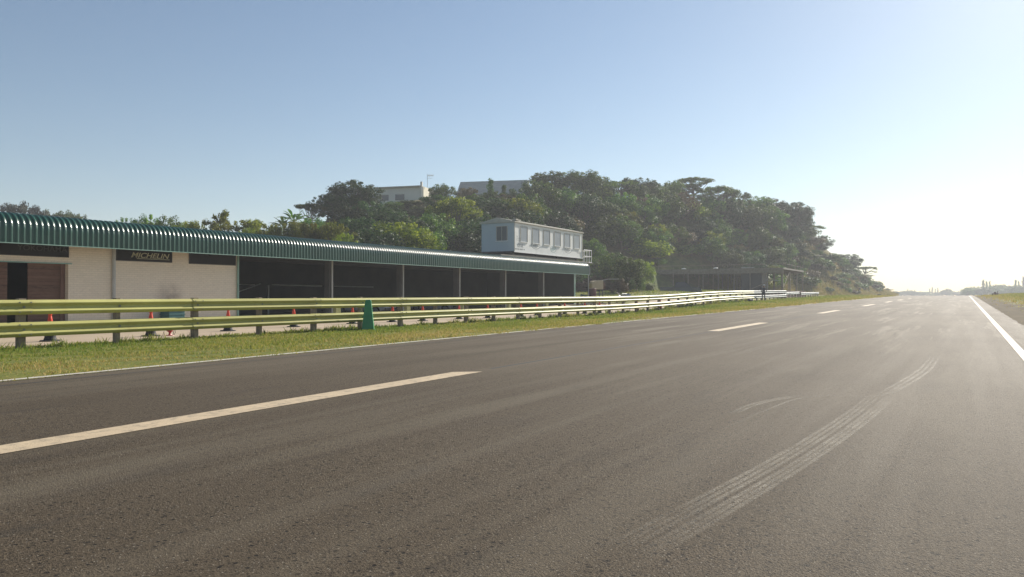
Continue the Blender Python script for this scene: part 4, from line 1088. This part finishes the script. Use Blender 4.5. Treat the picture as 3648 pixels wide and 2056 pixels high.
# ------------------------------------------------------------------ houses on the hill
Zh = 116
def house_flat():
    x0, y0 = at(1502, Zh); zb = zat(742, Zh)
    # facade runs left from this corner, facing the camera
    root = empty('hill_house', (x0, y0, zb), PHI - R(16)); tag(root, 'flat-roofed pale house with two dark windows and an aerial on the hilltop', 'house')
    s = Zh / FPX; Wf = 168 * s * 1.02; zt = (742 - 665) * s
    m = MB(); m.box(-Wf, 0, 0, .3, -2, zt); m.build('front_wall', 'house_wall', root)
    m = MB(); m.box(-.3, 0, .301, 9, -2, zt + .05); m.box(-.02, .3, .0, 9.0, -2, zt + .04)
    m.build('end_wall', 'house_cream', root)
    m = MB(); m.box(-Wf - .3, -.31, .31, 9, -2, zt - .3); m.build('back_block', 'house_wall', root)
    m = MB(); m.box(-Wf - .5, -.02, -.5, 8.8, zt + .002, zt + .16); m.build('roof', 'house_roof', root)
    m = MB(); m.box(-.1, .18, -.35, -.02, -2, zt + .75); m.build('parapet', 'house_wall', root)
    for a in (-7.2, -4.5):
        z0 = (742 - 710) * s; z1 = (742 - 689) * s
        m = MB(); m.box(a, a + 1.55, -.03, -.002, z0, z1); f = m.build('window', 'beam_dark', root)
        m = MB(); m.box(a + .06, a + .74, -.04, -.031, z0 + .05, z1 - .05); m.box(a + .81, a + 1.49, -.04, -.031, z0 + .05, z1 - .05); m.build('pane', 'glass_dark', f)
    m = MB(); xa = .55; m.tube([(xa, 1, zt), (xa, 1, zt + 2.15)], .035, 6)
    m.tube([(xa, 1, zt + 1.9), (xa + 1.0, 1, zt + 1.85)], .03, 5)
    for k in range(5): m.tube([(xa + .2 * k + .15, .7, zt + 1.88), (xa + .2 * k + .15, 1.3, zt + 1.88)], .02, 4); m.tube([(xa + .2 * k + .15, 1, zt + 1.6), (xa + .2 * k + .15, 1, zt + 2.05)], .02, 4)
    m.tube([(xa, 1, zt + 1.45), (xa + .8, 1, zt + 1.4)], .025, 5)
    m.build('aerial', 'pipe_grey', root)
house_flat()
def house_gable():
    Z = 122; s = Z / FPX
    x0, y0 = at(1866, Z); zb = zat(760, Z)
    root = empty('hill_house', (x0, y0, zb), PHI - R(12)); tag(root, 'gabled house with grey tiled roof showing above the trees on the hilltop', 'house')
    zr = (760 - 629) * s; ze = zr - 3.2; L = 248 * s * 1.03; dh = 3.4; sl = 0
    # slight rise of the ridge follows from the yaw
    m = MB(); m.add([(-L, 0, ze), (0, 0, ze), (0, dh, zr), (-L, dh, zr), (0, 2 * dh, ze), (-L, 2 * dh, ze),
                     (-L, 0, ze - .15), (0, 0, ze - .15), (0, dh, zr - .15), (-L, dh, zr - .15), (0, 2 * dh, ze - .15), (-L, 2 * dh, ze - .15)],
                    [(0, 1, 2, 3), (3, 2, 4, 5), (7, 6, 9, 8), (8, 9, 11, 10), (0, 6, 7, 1), (1, 7, 8, 2), (2, 8, 10, 4), (5, 4, 10, 11), (6, 0, 3, 9), (9, 3, 5, 11)])
    m.build('roof', 'house_roof', root)
    m = MB(); m.add([(.0, .3, -2), (.0, 2 * dh - .3, -2), (.0, 2 * dh - .3, ze - .1), (.0, dh, zr - .25), (.0, .3, ze - .1), (-.2, .3, -2), (-.2, 2 * dh - .3, -2), (-.2, 2 * dh - .3, ze - .1), (-.2, dh, zr - .25), (-.2, .3, ze - .1)],
                    [(0, 1, 2, 3, 4), (9, 8, 7, 6, 5), (0, 5, 6, 1), (1, 6, 7, 2), (2, 7, 8, 3), (3, 8, 9, 4), (4, 9, 5, 0)])
    for v_i in range(len(m.v)): m.v[v_i] = (m.v[v_i][0] - .1, m.v[v_i][1], m.v[v_i][2])
    m.build('gable_wall', 'house_cream', root)
    m = MB(); m.box(-L + .3, -.35, .35, .6, -2, ze - .02); m.build('front_wall', 'house_wall', root)
    m = MB(); m.box(-.06, .06, -.05, .05, 0, 0.01)
    m = MB()
    for (ya, za), (yb, zb2) in (((-.05, ze - .1), (dh, zr - .02)), ((dh, zr - .02), (2 * dh + .05, ze - .1))):
        m.tube([(.03, ya, za), (.03, yb, zb2)], .1, 4)
    m.build('barge_board', 'white_trim', root)
house_gable()

# ------------------------------------------------------------------ vegetation prototypes (real size, base at origin)
def leaf_cloud(rg, clumps, per, size, up=.25, flat=1.0, squash=1.0):
    C = []; Nn = []; T = []
    for (c, r, ti) in clumps:
        k = int(per * (r ** 1.5) + 6)
        d = rg.normal(size=(k, 3)); d /= np.linalg.norm(d, axis=1)[:, None]
        rr = r * rg.rand(k) ** .38
        p = np.array(c) + d * rr[:, None] * np.array([1, 1, squash])
        nn = d + rg.normal(size=(k, 3)) * .55; nn[:, 2] += up
        C.append(p); Nn.append(nn); T.append(np.clip(ti + rg.normal(size=k) * .22, 0, 1))
    C = np.concatenate(C); Nn = np.concatenate(Nn); T = np.concatenate(T)
    Nn /= np.linalg.norm(Nn, axis=1)[:, None]
    a = rg.normal(size=C.shape); u = np.cross(Nn, a); u /= np.linalg.norm(u, axis=1)[:, None]; w = np.cross(Nn, u)
    s = size * (.6 + .9 * rg.rand(len(C)))
    u *= s[:, None]; w *= (s * .62)[:, None]
    co = np.stack([C - u, C - w * .9, C + u, C + w * .9], 1).reshape(-1, 3)
    return co, np.arange(len(co)).reshape(-1, 4), np.repeat(T, 4)
def branchy(rg, h, r, targets):
    m = MB(); pts = [(0, 0, -.5), (rg.normal() * .1, rg.normal() * .1, h * .33), (rg.normal() * .2, rg.normal() * .2, h * .66)]
    m.tube(pts, [r, r * .75, r * .45], 7)
    for t in targets:
        b = Vector(pts[1]).lerp(Vector(pts[2]), rg.rand()); t = Vector(t); mid = b.lerp(t, .5) + Vector((0, 0, -.15 * (t - b).length * rg.rand()))
        m.tube([b, mid, t], [r * .4, r * .26, r * .08], 5, cap=False)
    return m
def proto_tree(name, kind, seed, leafmat):
    rg = np.random.RandomState(seed); root = empty(name); cl = []
    if kind == 'broad':
        for k in range(46):
            d = rg.normal(size=3); d[2] = d[2] * .9 + .15; d /= np.linalg.norm(d); q = rg.uniform(.5, 1.0)
            wob_ = 1 + .18 * math.sin(3 * math.atan2(d[1], d[0]) + seed)
            cl.append(((d[0] * 2.55 * q * wob_, d[1] * 2.55 * q * wob_, 3.35 + d[2] * 2.25 * q), rg.uniform(.5, .95), rg.uniform(.25, .7)))
        for k in range(14):
            a = rg.rand() * 6.28; e = rg.uniform(.2, 1.3); cl.append(((math.cos(a) * math.cos(e) * 2.75, math.sin(a) * math.cos(e) * 2.75, 3.35 + math.sin(e) * 2.4), rg.uniform(.22, .4), .75))
        co, q, t = leaf_cloud(rg, cl, 330, .098)
        tr = branchy(rg, 4.2, .2, [c[0] for c in cl[::5]])
    elif kind == 'flat':
        for k in range(36):
            a = rg.rand() * 6.28; rr = 3.2 * math.sqrt(rg.rand()); zz = 5.3 - .075 * rr * rr + rg.normal() * .18
            cl.append(((math.cos(a) * rr, math.sin(a) * rr, zz), rg.uniform(.42, .75), rg.uniform(.3, .75)))
        for k in range(10):
            a = rg.rand() * 6.28; rr = rg.uniform(1.8, 3.2); cl.append(((math.cos(a) * rr, math.sin(a) * rr, rg.uniform(3.0, 4.2)), rg.uniform(.3, .5), rg.uniform(.3, .6)))
        co, q, t = leaf_cloud(rg, cl, 280, .095, squash=.55)
        tr = branchy(rg, 4.6, .2, [c[0] for c in cl[::2]])
    elif kind == 'pine':
        for k in range(24):
            a = rg.rand() * 6.28; zz = rg.uniform(2.6, 5.6); rr = (3.0 - .55 * abs(zz - 3.3)) * math.sqrt(rg.uniform(.15, 1)) * (1.0 if zz < 4.6 else .6)
            cl.append(((math.cos(a) * rr, math.sin(a) * rr, zz), rg.uniform(.5, .78), rg.uniform(.2, .7)))
        co, q, t = leaf_cloud(rg, cl, 300, .085, up=.6, squash=.5)
        tr = branchy(rg, 5.2, .16, [c[0] for c in cl])
    elif kind == 'column':
        for k in range(34):
            zz = rg.uniform(.6, 7.7); rr = .62 * (1 - (zz / 8.4) ** 2.2) + .08; a = rg.rand() * 6.28; q_ = rg.rand()
            cl.append(((math.cos(a) * rr * q_, math.sin(a) * rr * q_, zz), rg.uniform(.28, .48), rg.uniform(.3, .7)))
        co, q, t = leaf_cloud(rg, cl, 260, .12, squash=1.5)
        tr = branchy(rg, 6, .14, [])
    elif kind == 'bush':
        for k in range(26):
            d = rg.normal(size=3); d[2] = abs(d[2]); d /= np.linalg.norm(d); q_ = rg.uniform(.4, 1.0)
            cl.append(((d[0] * 1.7 * q_, d[1] * 1.7 * q_, .55 + d[2] * 1.45 * q_), rg.uniform(.4, .72), rg.uniform(.25, .75)))
        co, q, t = leaf_cloud(rg, cl, 380, .08)
        tr = branchy(rg, 1.4, .09, [c[0] for c in cl[::6]])
    elif kind == 'bamboo':
        m = MB()
        for k in range(11):
            a = rg.rand() * 6.28; lean = rg.uniform(.5, 2.3); hh = rg.uniform(4.2, 6.4); droop = rg.uniform(.2, 1.4)
            b0 = np.array([rg.normal() * .3, rg.normal() * .3, 0])
            P = []
            for j in range(9):
                s_ = j / 8; P.append(b0 + np.array([math.cos(a) * lean * s_ ** 2, math.sin(a) * lean * s_ ** 2, hh * s_ - droop * s_ ** 5 * 1.2]))
            m.tube([(*P[0][:2], -.4)] + [tuple(p) for p in P], [.035] * 6 + [.02] * 4, 5, cap=False)
            for j in range(3, 9):
                for _ in range(2): cl.append((tuple(P[j] + rg.normal(size=3) * .16), rg.uniform(.25, .42), rg.uniform(.45, .9)))
        co, q, t = leaf_cloud(rg, cl, 190, .095, up=.0, squash=.8)
        tr = m
    elif kind == 'palm':
        m = MB(); co = []; T = []
        m.tube([(0, 0, -.5), (.1, 0, 1.6), (.05, .05, 3.4)], [.16, .13, .11], 8)
        base = Vector((.05, .05, 3.3))
        for k in range(17):
            a = rg.rand() * 6.28; e = rg.uniform(.45, 1.5); L = rg.uniform(1.5, 2.3); dr = rg.uniform(.3, .9)
            dirh = Vector((math.cos(a), math.sin(a), 0)); side = Vector((-math.sin(a), math.cos(a), 0))
            prev = None
            for j in range(9):
                s_ = j / 8; c = base + dirh * (L * s_ * math.cos(e) + .25 * s_ * s_) + Vector((0, 0, L * s_ * math.sin(e) - dr * s_ ** 2.5))
                w_ = 0.03 if s_ < .3 else .2 * math.sin(math.pi * min(1, (s_ - .28) / .74)) + .02
                cur = (c - side * w_ + Vector((0, 0, w_ * .4)), c, c + side * w_ + Vector((0, 0, w_ * .4)))
                if prev: 
                    tv = rg.uniform(.3, .8)
                    co += [prev[0], prev[1], cur[1], cur[0], prev[1], prev[2], cur[2], cur[1]]; T += [tv] * 8
                prev = cur
        co = np.array([tuple(c) for c in co]); q = np.arange(len(co)).reshape(-1, 4); t = np.array(T); tr = m
    tr.build('trunk', 'bark', root, smooth_=True)
    quads_obj('crown', co, q, leafmat, root, attrs={'tint': t})
    root['dims'] = {'broad': (5.7, 5.75), 'flat': (7.0, 5.6), 'pine': (6.4, 5.9), 'column': (1.9, 8.1), 'bush': (4.2, 2.5), 'bamboo': (4.2, 5.6), 'palm': (3.8, 5.3)}[kind]
    return root
PROTO = {}
def getp(kind, leafmat, var):
    k = (kind, leafmat, var)
    if k not in PROTO:
        nm = {'broad': 'broadleaf_tree', 'flat': 'flat_topped_tree', 'pine': 'pine_tree', 'column': 'poplar_tree', 'bush': 'bush', 'bamboo': 'bamboo_clump', 'palm': 'banana_palm'}[kind]
        PROTO[k] = [proto_tree(nm, kind, 100 + sum(map(ord, kind + leafmat)) + 7 * var, leafmat), False]
    return PROTO[k]
KINDS = {   # code: (shape, leaf material, adjective noun, variants, category)
 'D': ('broad', 'leaf_dark', 'dark dense round tree', 3, 'tree'), 'M': ('broad', 'leaf_mid', 'green leafy tree', 3, 'tree'),
 'O': ('broad', 'leaf_olive', 'yellow-green leafy tree', 2, 'tree'), 'B': ('broad', 'leaf_brown', 'brownish dry-leaved tree', 1, 'tree'),
 'F': ('flat', 'leaf_mid', 'airy flat-topped tree', 2, 'tree'), 'P': ('pine', 'leaf_pine', 'dark pine with cloud-like tufts', 2, 'tree'),
 'C': ('column', 'leaf_mid', 'slim column-shaped tree', 2, 'tree'), 'b': ('bush', 'leaf_mid', 'green bush', 2, 'bush'), 'o': ('bush', 'leaf_olive', 'yellow-green bush', 1, 'bush'),
 'n': ('bush', 'leaf_brown', 'brown dry bush', 1, 'bush'), 'd': ('bush', 'leaf_dark', 'dark low bush', 1, 'bush'),
 'K': ('bamboo', 'leaf_olive', 'arching bamboo clump', 2, 'bamboo'), 'L': ('palm', 'leaf_mid', 'banana palm with paddle leaves', 2, 'palm')}
rt = random.Random(77)
plants = []
def plant(code, px, top, wpx, Z, group=None, base=None):
    shape, lm, words, nv, cat = KINDS[code]
    pr = getp(shape, lm, rt.randrange(nv))
    if pr[1]: o = copy_tree(pr[0])
    else: o = pr[0]; pr[1] = True
    x, y = at(px, Z); zb = ground_z(x, y) if base is None else base
    h = max(zat(top, Z) - zb, 1.2); w = wpx / FPX * Z
    dw, dh = (pr[0]['dims'][0], pr[0]['dims'][1])
    sw = w / dw; sh = h / dh
    if code in 'DMOBbond' and sh > 1.5 * sw:      # do not stretch a crown: sink the base instead
        sh2 = 1.5 * sw; zb = zb + dh * (sh - sh2) * .9; sh = sh2 + (sh - sh2) * .1
    o.location = (x, y, zb - .1); o.scale = (sw, sw, sh); o.rotation_euler = (0, 0, rt.uniform(0, 6.28))
    plants.append(dict(o=o, words=words, cat=cat, px=px, top=top, Z=Z, group=group))
    return o
# far left pines and clumps behind the garage
for a in ((-150, 720, 170, 120), (-60, 712, 170, 118), (20, 712, 150, 120), (105, 706, 150, 122), (165, 750, 130, 121)): plant('P', *a)
for a in ((-20, 722, 150, 112), (60, 722, 130, 114), (130, 738, 150, 116), (195, 762, 130, 112)): plant('P', *a)
for a in ((225, 748, 150, 124), (275, 764, 90, 118)): plant('F', *a)
plant('F', 405, 780, 60, 110)
for c, *a in (('M', 455, 776, 110, 76), ('M', 520, 764, 120, 78), ('M', 590, 770, 130, 76), ('O', 650, 795, 110, 74), ('K', 697, 770, 95, 72), ('K', 762, 776, 90, 73), ('K', 825, 760, 150, 70), ('K', 893, 765, 120, 71), ('o', 850, 820, 110, 64),
              ('O', 885, 812, 90, 66), ('O', 960, 796, 120, 66), ('O', 1040, 785, 120, 67), ('O', 1105, 792, 110, 66), ('O', 1190, 795, 170, 66), ('O', 1230, 830, 110, 63), ('o', 1120, 850, 110, 60), ('b', 1010, 850, 110, 61),
              ('L', 1008, 755, 100, 78), ('L', 1045, 728, 120, 80), ('L', 1085, 765, 90, 79), ('F', 1105, 722, 130, 88), ('D', 1165, 694, 130, 90), ('D', 1255, 645, 230, 94), ('D', 1300, 668, 110, 92), ('D', 1215, 690, 170, 90),
              ('M', 1395, 716, 110, 100), ('M', 1455, 712, 120, 102), ('M', 1500, 735, 110, 100), ('D', 1425, 760, 130, 94),
              ('M', 1575, 655, 105, 106), ('M', 1545, 690, 110, 104), ('M', 1610, 700, 110, 104), ('B', 1668, 668, 90, 108), ('M', 1700, 690, 110, 106), ('C', 1748, 632, 42, 109), ('M', 1755, 680, 120, 107), ('C', 1797, 655, 34, 108), ('D', 1838, 672, 110, 106), ('D', 1870, 700, 120, 104),
              ('M', 1905, 640, 110, 112), ('M', 1960, 612, 170, 120), ('M', 2035, 612, 160, 122), ('M', 2100, 612, 160, 122), ('M', 2150, 635, 120, 122), ('F', 2215, 645, 150, 126), ('D', 2270, 632, 170, 130), ('M', 2330, 652, 120, 130), ('M', 2395, 645, 120, 134),
              ('F', 2470, 634, 190, 142), ('F', 2555, 662, 170, 140), ('F', 2618, 682, 120, 144), ('M', 2690, 700, 150, 150), ('D', 2745, 706, 150, 152), ('D', 2805, 722, 160, 160), ('D', 2842, 722, 130, 158), ('D', 2860, 760, 90, 160), ('M', 2500, 690, 150, 141), ('M', 2590, 705, 130, 142), ('F', 2440, 655, 130, 140), ('F', 2880, 800, 130, 164),
              ('D', 2932, 838, 75, 176), ('M', 2905, 850, 90, 172), ('M', 2975, 905, 80, 184), ('D', 3035, 905, 75, 196), ('M', 3010, 930, 90, 192), ('F', 3082, 948, 85, 206), ('M', 3060, 975, 90, 198), ('b', 3100, 1000, 70, 208), ('b', 3130, 1022, 50, 220)):
    plant(c, *a)
for c, *a in (('M', 2232, 915, 130, 84), ('O', 2285, 925, 120, 97), ('b', 2268, 975, 100, 86), ('n', 2205, 985, 80, 80), ('b', 2335, 950, 120, 112), ('M', 2190, 900, 120, 92), ('b', 2305, 1000, 70, 88)):
    plant(c, *a)
# fill the slope between foot and ridge
cells = []
rf_ = random.Random(5)
def fill(px0, px1, t0, t1, n, codes, hmin, hmax, wf=1.15):
    k = 0; tries = 0
    while k < n and tries < n * 60:
        tries += 1
        px = rf_.uniform(px0, px1); t = rf_.uniform(t0, t1)
        zf = float(np.interp(px, _hp, _hf)); zr = float(np.interp(px, _hp, _hr)); Z = zf + (zr - zf) * t
        x, y = at(px, Z)
        if any((x - a) ** 2 + (y - b) ** 2 < (c_ * .5) ** 2 for a, b, c_ in cells): continue
        h = rf_.uniform(hmin, hmax); z = ground_z(x, y)
        lim = float(np.interp(px, [1150, 1330, 1345, 1550, 1575, 1870, 1900, 2400, 2700, 2860, 2950, 3150], [760, 690, 722, 725, 690, 690, 650, 660, 720, 770, 880, 1010]))
        if HYP - (z + h - ZC) / Z * FPX < lim: continue
        if (yPf - 16 < y < yPb + 1 and x > xl_ - 3 and t < .3): continue
        cells.append((x, y, h)); code = rf_.choice(codes)
        w = h * wf * (1.6 if code in 'bond' else 1.0)
        if code in 'bond': h *= .62
        plant(code, px, HYP - (z + h - ZC) / Z * FPX, w / Z * FPX, Z); k += 1
fill(1180, 1950, .55, .9, 20, 'DDDMBb', 4.0, 6.0)
fill(1250, 2000, .05, .5, 32, 'DDDMMODb', 4.2, 6.5)
fill(1950, 2780, .5, .88, 24, 'DMMMBMob', 4.2, 6.2)
fill(1950, 2760, .02, .5, 46, 'DMMMOMbbon', 3.4, 5.4)
fill(2100, 2700, -.12, .1, 18, 'MMobbn', 2.6, 4.0)
fill(2720, 2960, .3, .92, 14, 'MDbbnM', 3.0, 4.6)
fill(2880, 3120, .25, .9, 12, 'bbndMn', 2.0, 3.2)
fill(2780, 3140, .3, 1.0, 46, 'bbMbdb', 1.6, 3.2)
fill(2740, 2900, .08, .5, 14, 'bnMb', 2.0, 3.2)
fill(2740, 3100, .02, .4, 12, 'bnbdo', 1.0, 1.9)
fill(700, 1200, .0, .7, 12, 'OMObM', 3.2, 4.6)
# distant tree line
for c, *a in (('M', 3448, 1034, 50, 430), ('M', 3470, 1028, 70, 440), ('M', 3500, 1030, 60, 430), ('C', 3503, 1002, 15, 470), ('C', 3515, 1007, 13, 470), ('C', 3526, 1007, 11, 470), ('M', 3535, 1027, 70, 440), ('M', 3552, 1021, 70, 440), ('M', 3566, 1022, 60, 440), ('M', 3585, 1030, 70, 430),
              ('M', 3612, 1023, 60, 430), ('C', 3619, 1003, 13, 470), ('C', 3629, 1006, 11, 470), ('M', 3640, 1024, 60, 430), ('C', 3647, 990, 16, 460), ('M', 3672, 1024, 70, 440), ('M', 3720, 1022, 80, 440), ('M', 3780, 1020, 90, 440)): plant(c, a[0], a[1] - 7, a[2] * 1.1, a[3], base=-.8)
for c, *a in (('M', 3172, 1041, 45, 620), ('M', 3200, 1040, 50, 620), ('M', 3225, 1038, 45, 610), ('C', 3234, 1031, 9, 640), ('M', 3248, 1037, 50, 610), ('C', 3259, 1034, 8, 640), ('M', 3275, 1041, 50, 620), ('M', 3303, 1042, 50, 620), ('C', 3312, 1030, 9, 640), ('C', 3321, 1024, 10, 640),
              ('C', 3332, 1031, 8, 640), ('C', 3341, 1028, 9, 640), ('M', 3345, 1043, 45, 620), ('M', 3372, 1031, 40, 600), ('M', 3395, 1040, 45, 610), ('M', 3420, 1041, 50, 600), ('M', 3440, 1040, 40, 590), ('M', 3140, 1042, 50, 620), ('M', 3110, 1042, 50, 620)): plant(c, a[0], a[1] - 3, a[2], a[3], base=-1.1)
for a in ((3160, 1046, 50, 262), (3185, 1048, 45, 268)): plant('d', *a)
# labels: kind + where it stands, numbered from the left within the same words
LM = [(-400, 'behind the far left end of the garage'), (330, 'behind the garage roof above the lettered board'), (680, 'behind the garage left of the palms'), (930, 'by the banana palms'), (1140, 'left of the flat-roofed hill house'),
      (1340, 'by the flat-roofed hill house'), (1535, 'between the two hill houses'), (1640, 'by the gabled hill house'), (1885, 'right of the gabled hill house'), (2110, 'above the pickup side of the platform'),
      (2400, 'above the timber platform middle'), (2640, 'above the timber platform right end'), (2880, 'on the falling right end of the hill'), (3145, 'in the hazy far tree line past the crest'), (3445, 'in the hazy tree line right of the track')]
def rowword(p):
    if p['px'] < 700 or p['px'] > 3140: return ''
    f = np.interp(p['px'], _hp, _hf); r = np.interp(p['px'], _hp, _hr); t = (p['Z'] - f) / (r - f)
    return 'high up ' if t > .78 else ('midway up ' if t > .38 else 'low down ')
groups = {}
for p in plants:
    lm = [t for x_, t in LM if p['px'] >= x_][-1]
    p['lm'] = lm; p['row'] = rowword(p); groups.setdefault((p['words'], lm, p['row']), []).append(p)
ORD = ['leftmost', 'second', 'third', 'fourth', 'fifth', 'sixth', 'seventh', 'eighth', 'ninth', 'tenth', 'eleventh', 'twelfth']
for (wd, lm, rw), g in groups.items():
    g.sort(key=lambda p: p['px'])
    for i, p in enumerate(g):
        if len(g) == 1: lab = f"{wd} {rw}{lm}"
        elif i == 0: lab = f"leftmost {wd} {rw}{lm}"
        elif i == len(g) - 1: lab = f"rightmost {wd} {rw}{lm}"
        else: lab = f"{ORD[min(i, 11)]} {wd} {rw}{lm}"
        far = p['px'] > 3140
        tag(p['o'], lab, p['cat'], 'trees on the horizon' if far else ('trees and bushes behind the garages' if p['px'] < 1140 else 'trees and bushes on the hill'))
for k in list(PROTO):
    if not PROTO[k][1]:
        for c in list(PROTO[k][0].children): bpy.data.objects.remove(c)
        bpy.data.objects.remove(PROTO[k][0])
for o in col.objects:
    if 'dims' in o: del o['dims']

# small far things
def tyre(px, Z, label, r=.33, mat='rubber'):
    x, y = at(px, Z); z = ground_z(x, y)
    root = empty('tyre_stack', (x, y, z)); tag(root, label, 'tyres')
    for k in range(2):
        m = MB(); m.lathe([(r * .55, .02 + k * .22), (r * .95, .0 + k * .22), (r, .06 + k * .22), (r, .16 + k * .22), (r * .95, .21 + k * .22), (r * .55, .2 + k * .22)], 16); m.build('tyre', mat, root)
tyre(3059, 172, 'two dark tyres on the grassy right end of the hill', .5)
tyre(3132, 188, 'two dark tyres at the far bottom right of the hill', .5)
def marker_pile():
    l, s = 9.5, 150; x, y = rd(l, s); z = ground_z(x, y)
    x, y = at(3545, 132); z = float(G(x, y))
    root = empty('red_trolley', (x, y, z), PHI); tag(root, 'small dark red trolley on the grass right of the track', 'trolley')
    m = MB(); m.box(-.35, .45, -.25, .25, .16, .38); m.build('tray', 'maroon', root, bevel=.02)
    m = MB(); m.tube([(.42, 0, .38), (.5, 0, .85)], .05, 6); m.box(-.1, .1, -.15, .15, .381, .62); m.build('handle', 'maroon', root)
    for a in (-.25, .35):
        m = MB(); m.tube([(a, -.28, .12), (a, .28, .12)], .12, 12); m.build('wheel', 'rubber', root)
marker_pile()

# ------------------------------------------------------------------ air
def haze():
    m = MB(); m.box(-850, 850, -850, 850, -3, 60)
    mt = bpy.data.materials.new('air'); mt.use_nodes = True; nt = mt.node_tree
    for n_ in list(nt.nodes):
        if n_.type != 'OUTPUT_MATERIAL': nt.nodes.remove(n_)
    pv = nt.nodes.new('ShaderNodeVolumePrincipled'); pv.inputs['Density'].default_value = .0009  # air haze, thickened to imitate the lens veil over the hill
    pv.inputs['Color'].default_value = (.93, .96, 1, 1); pv.inputs['Anisotropy'].default_value = .22
    nt.links.new(pv.outputs[0], [x_ for x_ in nt.nodes if x_.type == 'OUTPUT_MATERIAL'][0].inputs['Volume'])
    M['air'] = mt
    o = m.build('haze', 'air'); tag(o, 'thin pale haze in the backlit air, also standing for lens veil', 'haze', kind='stuff')
haze()
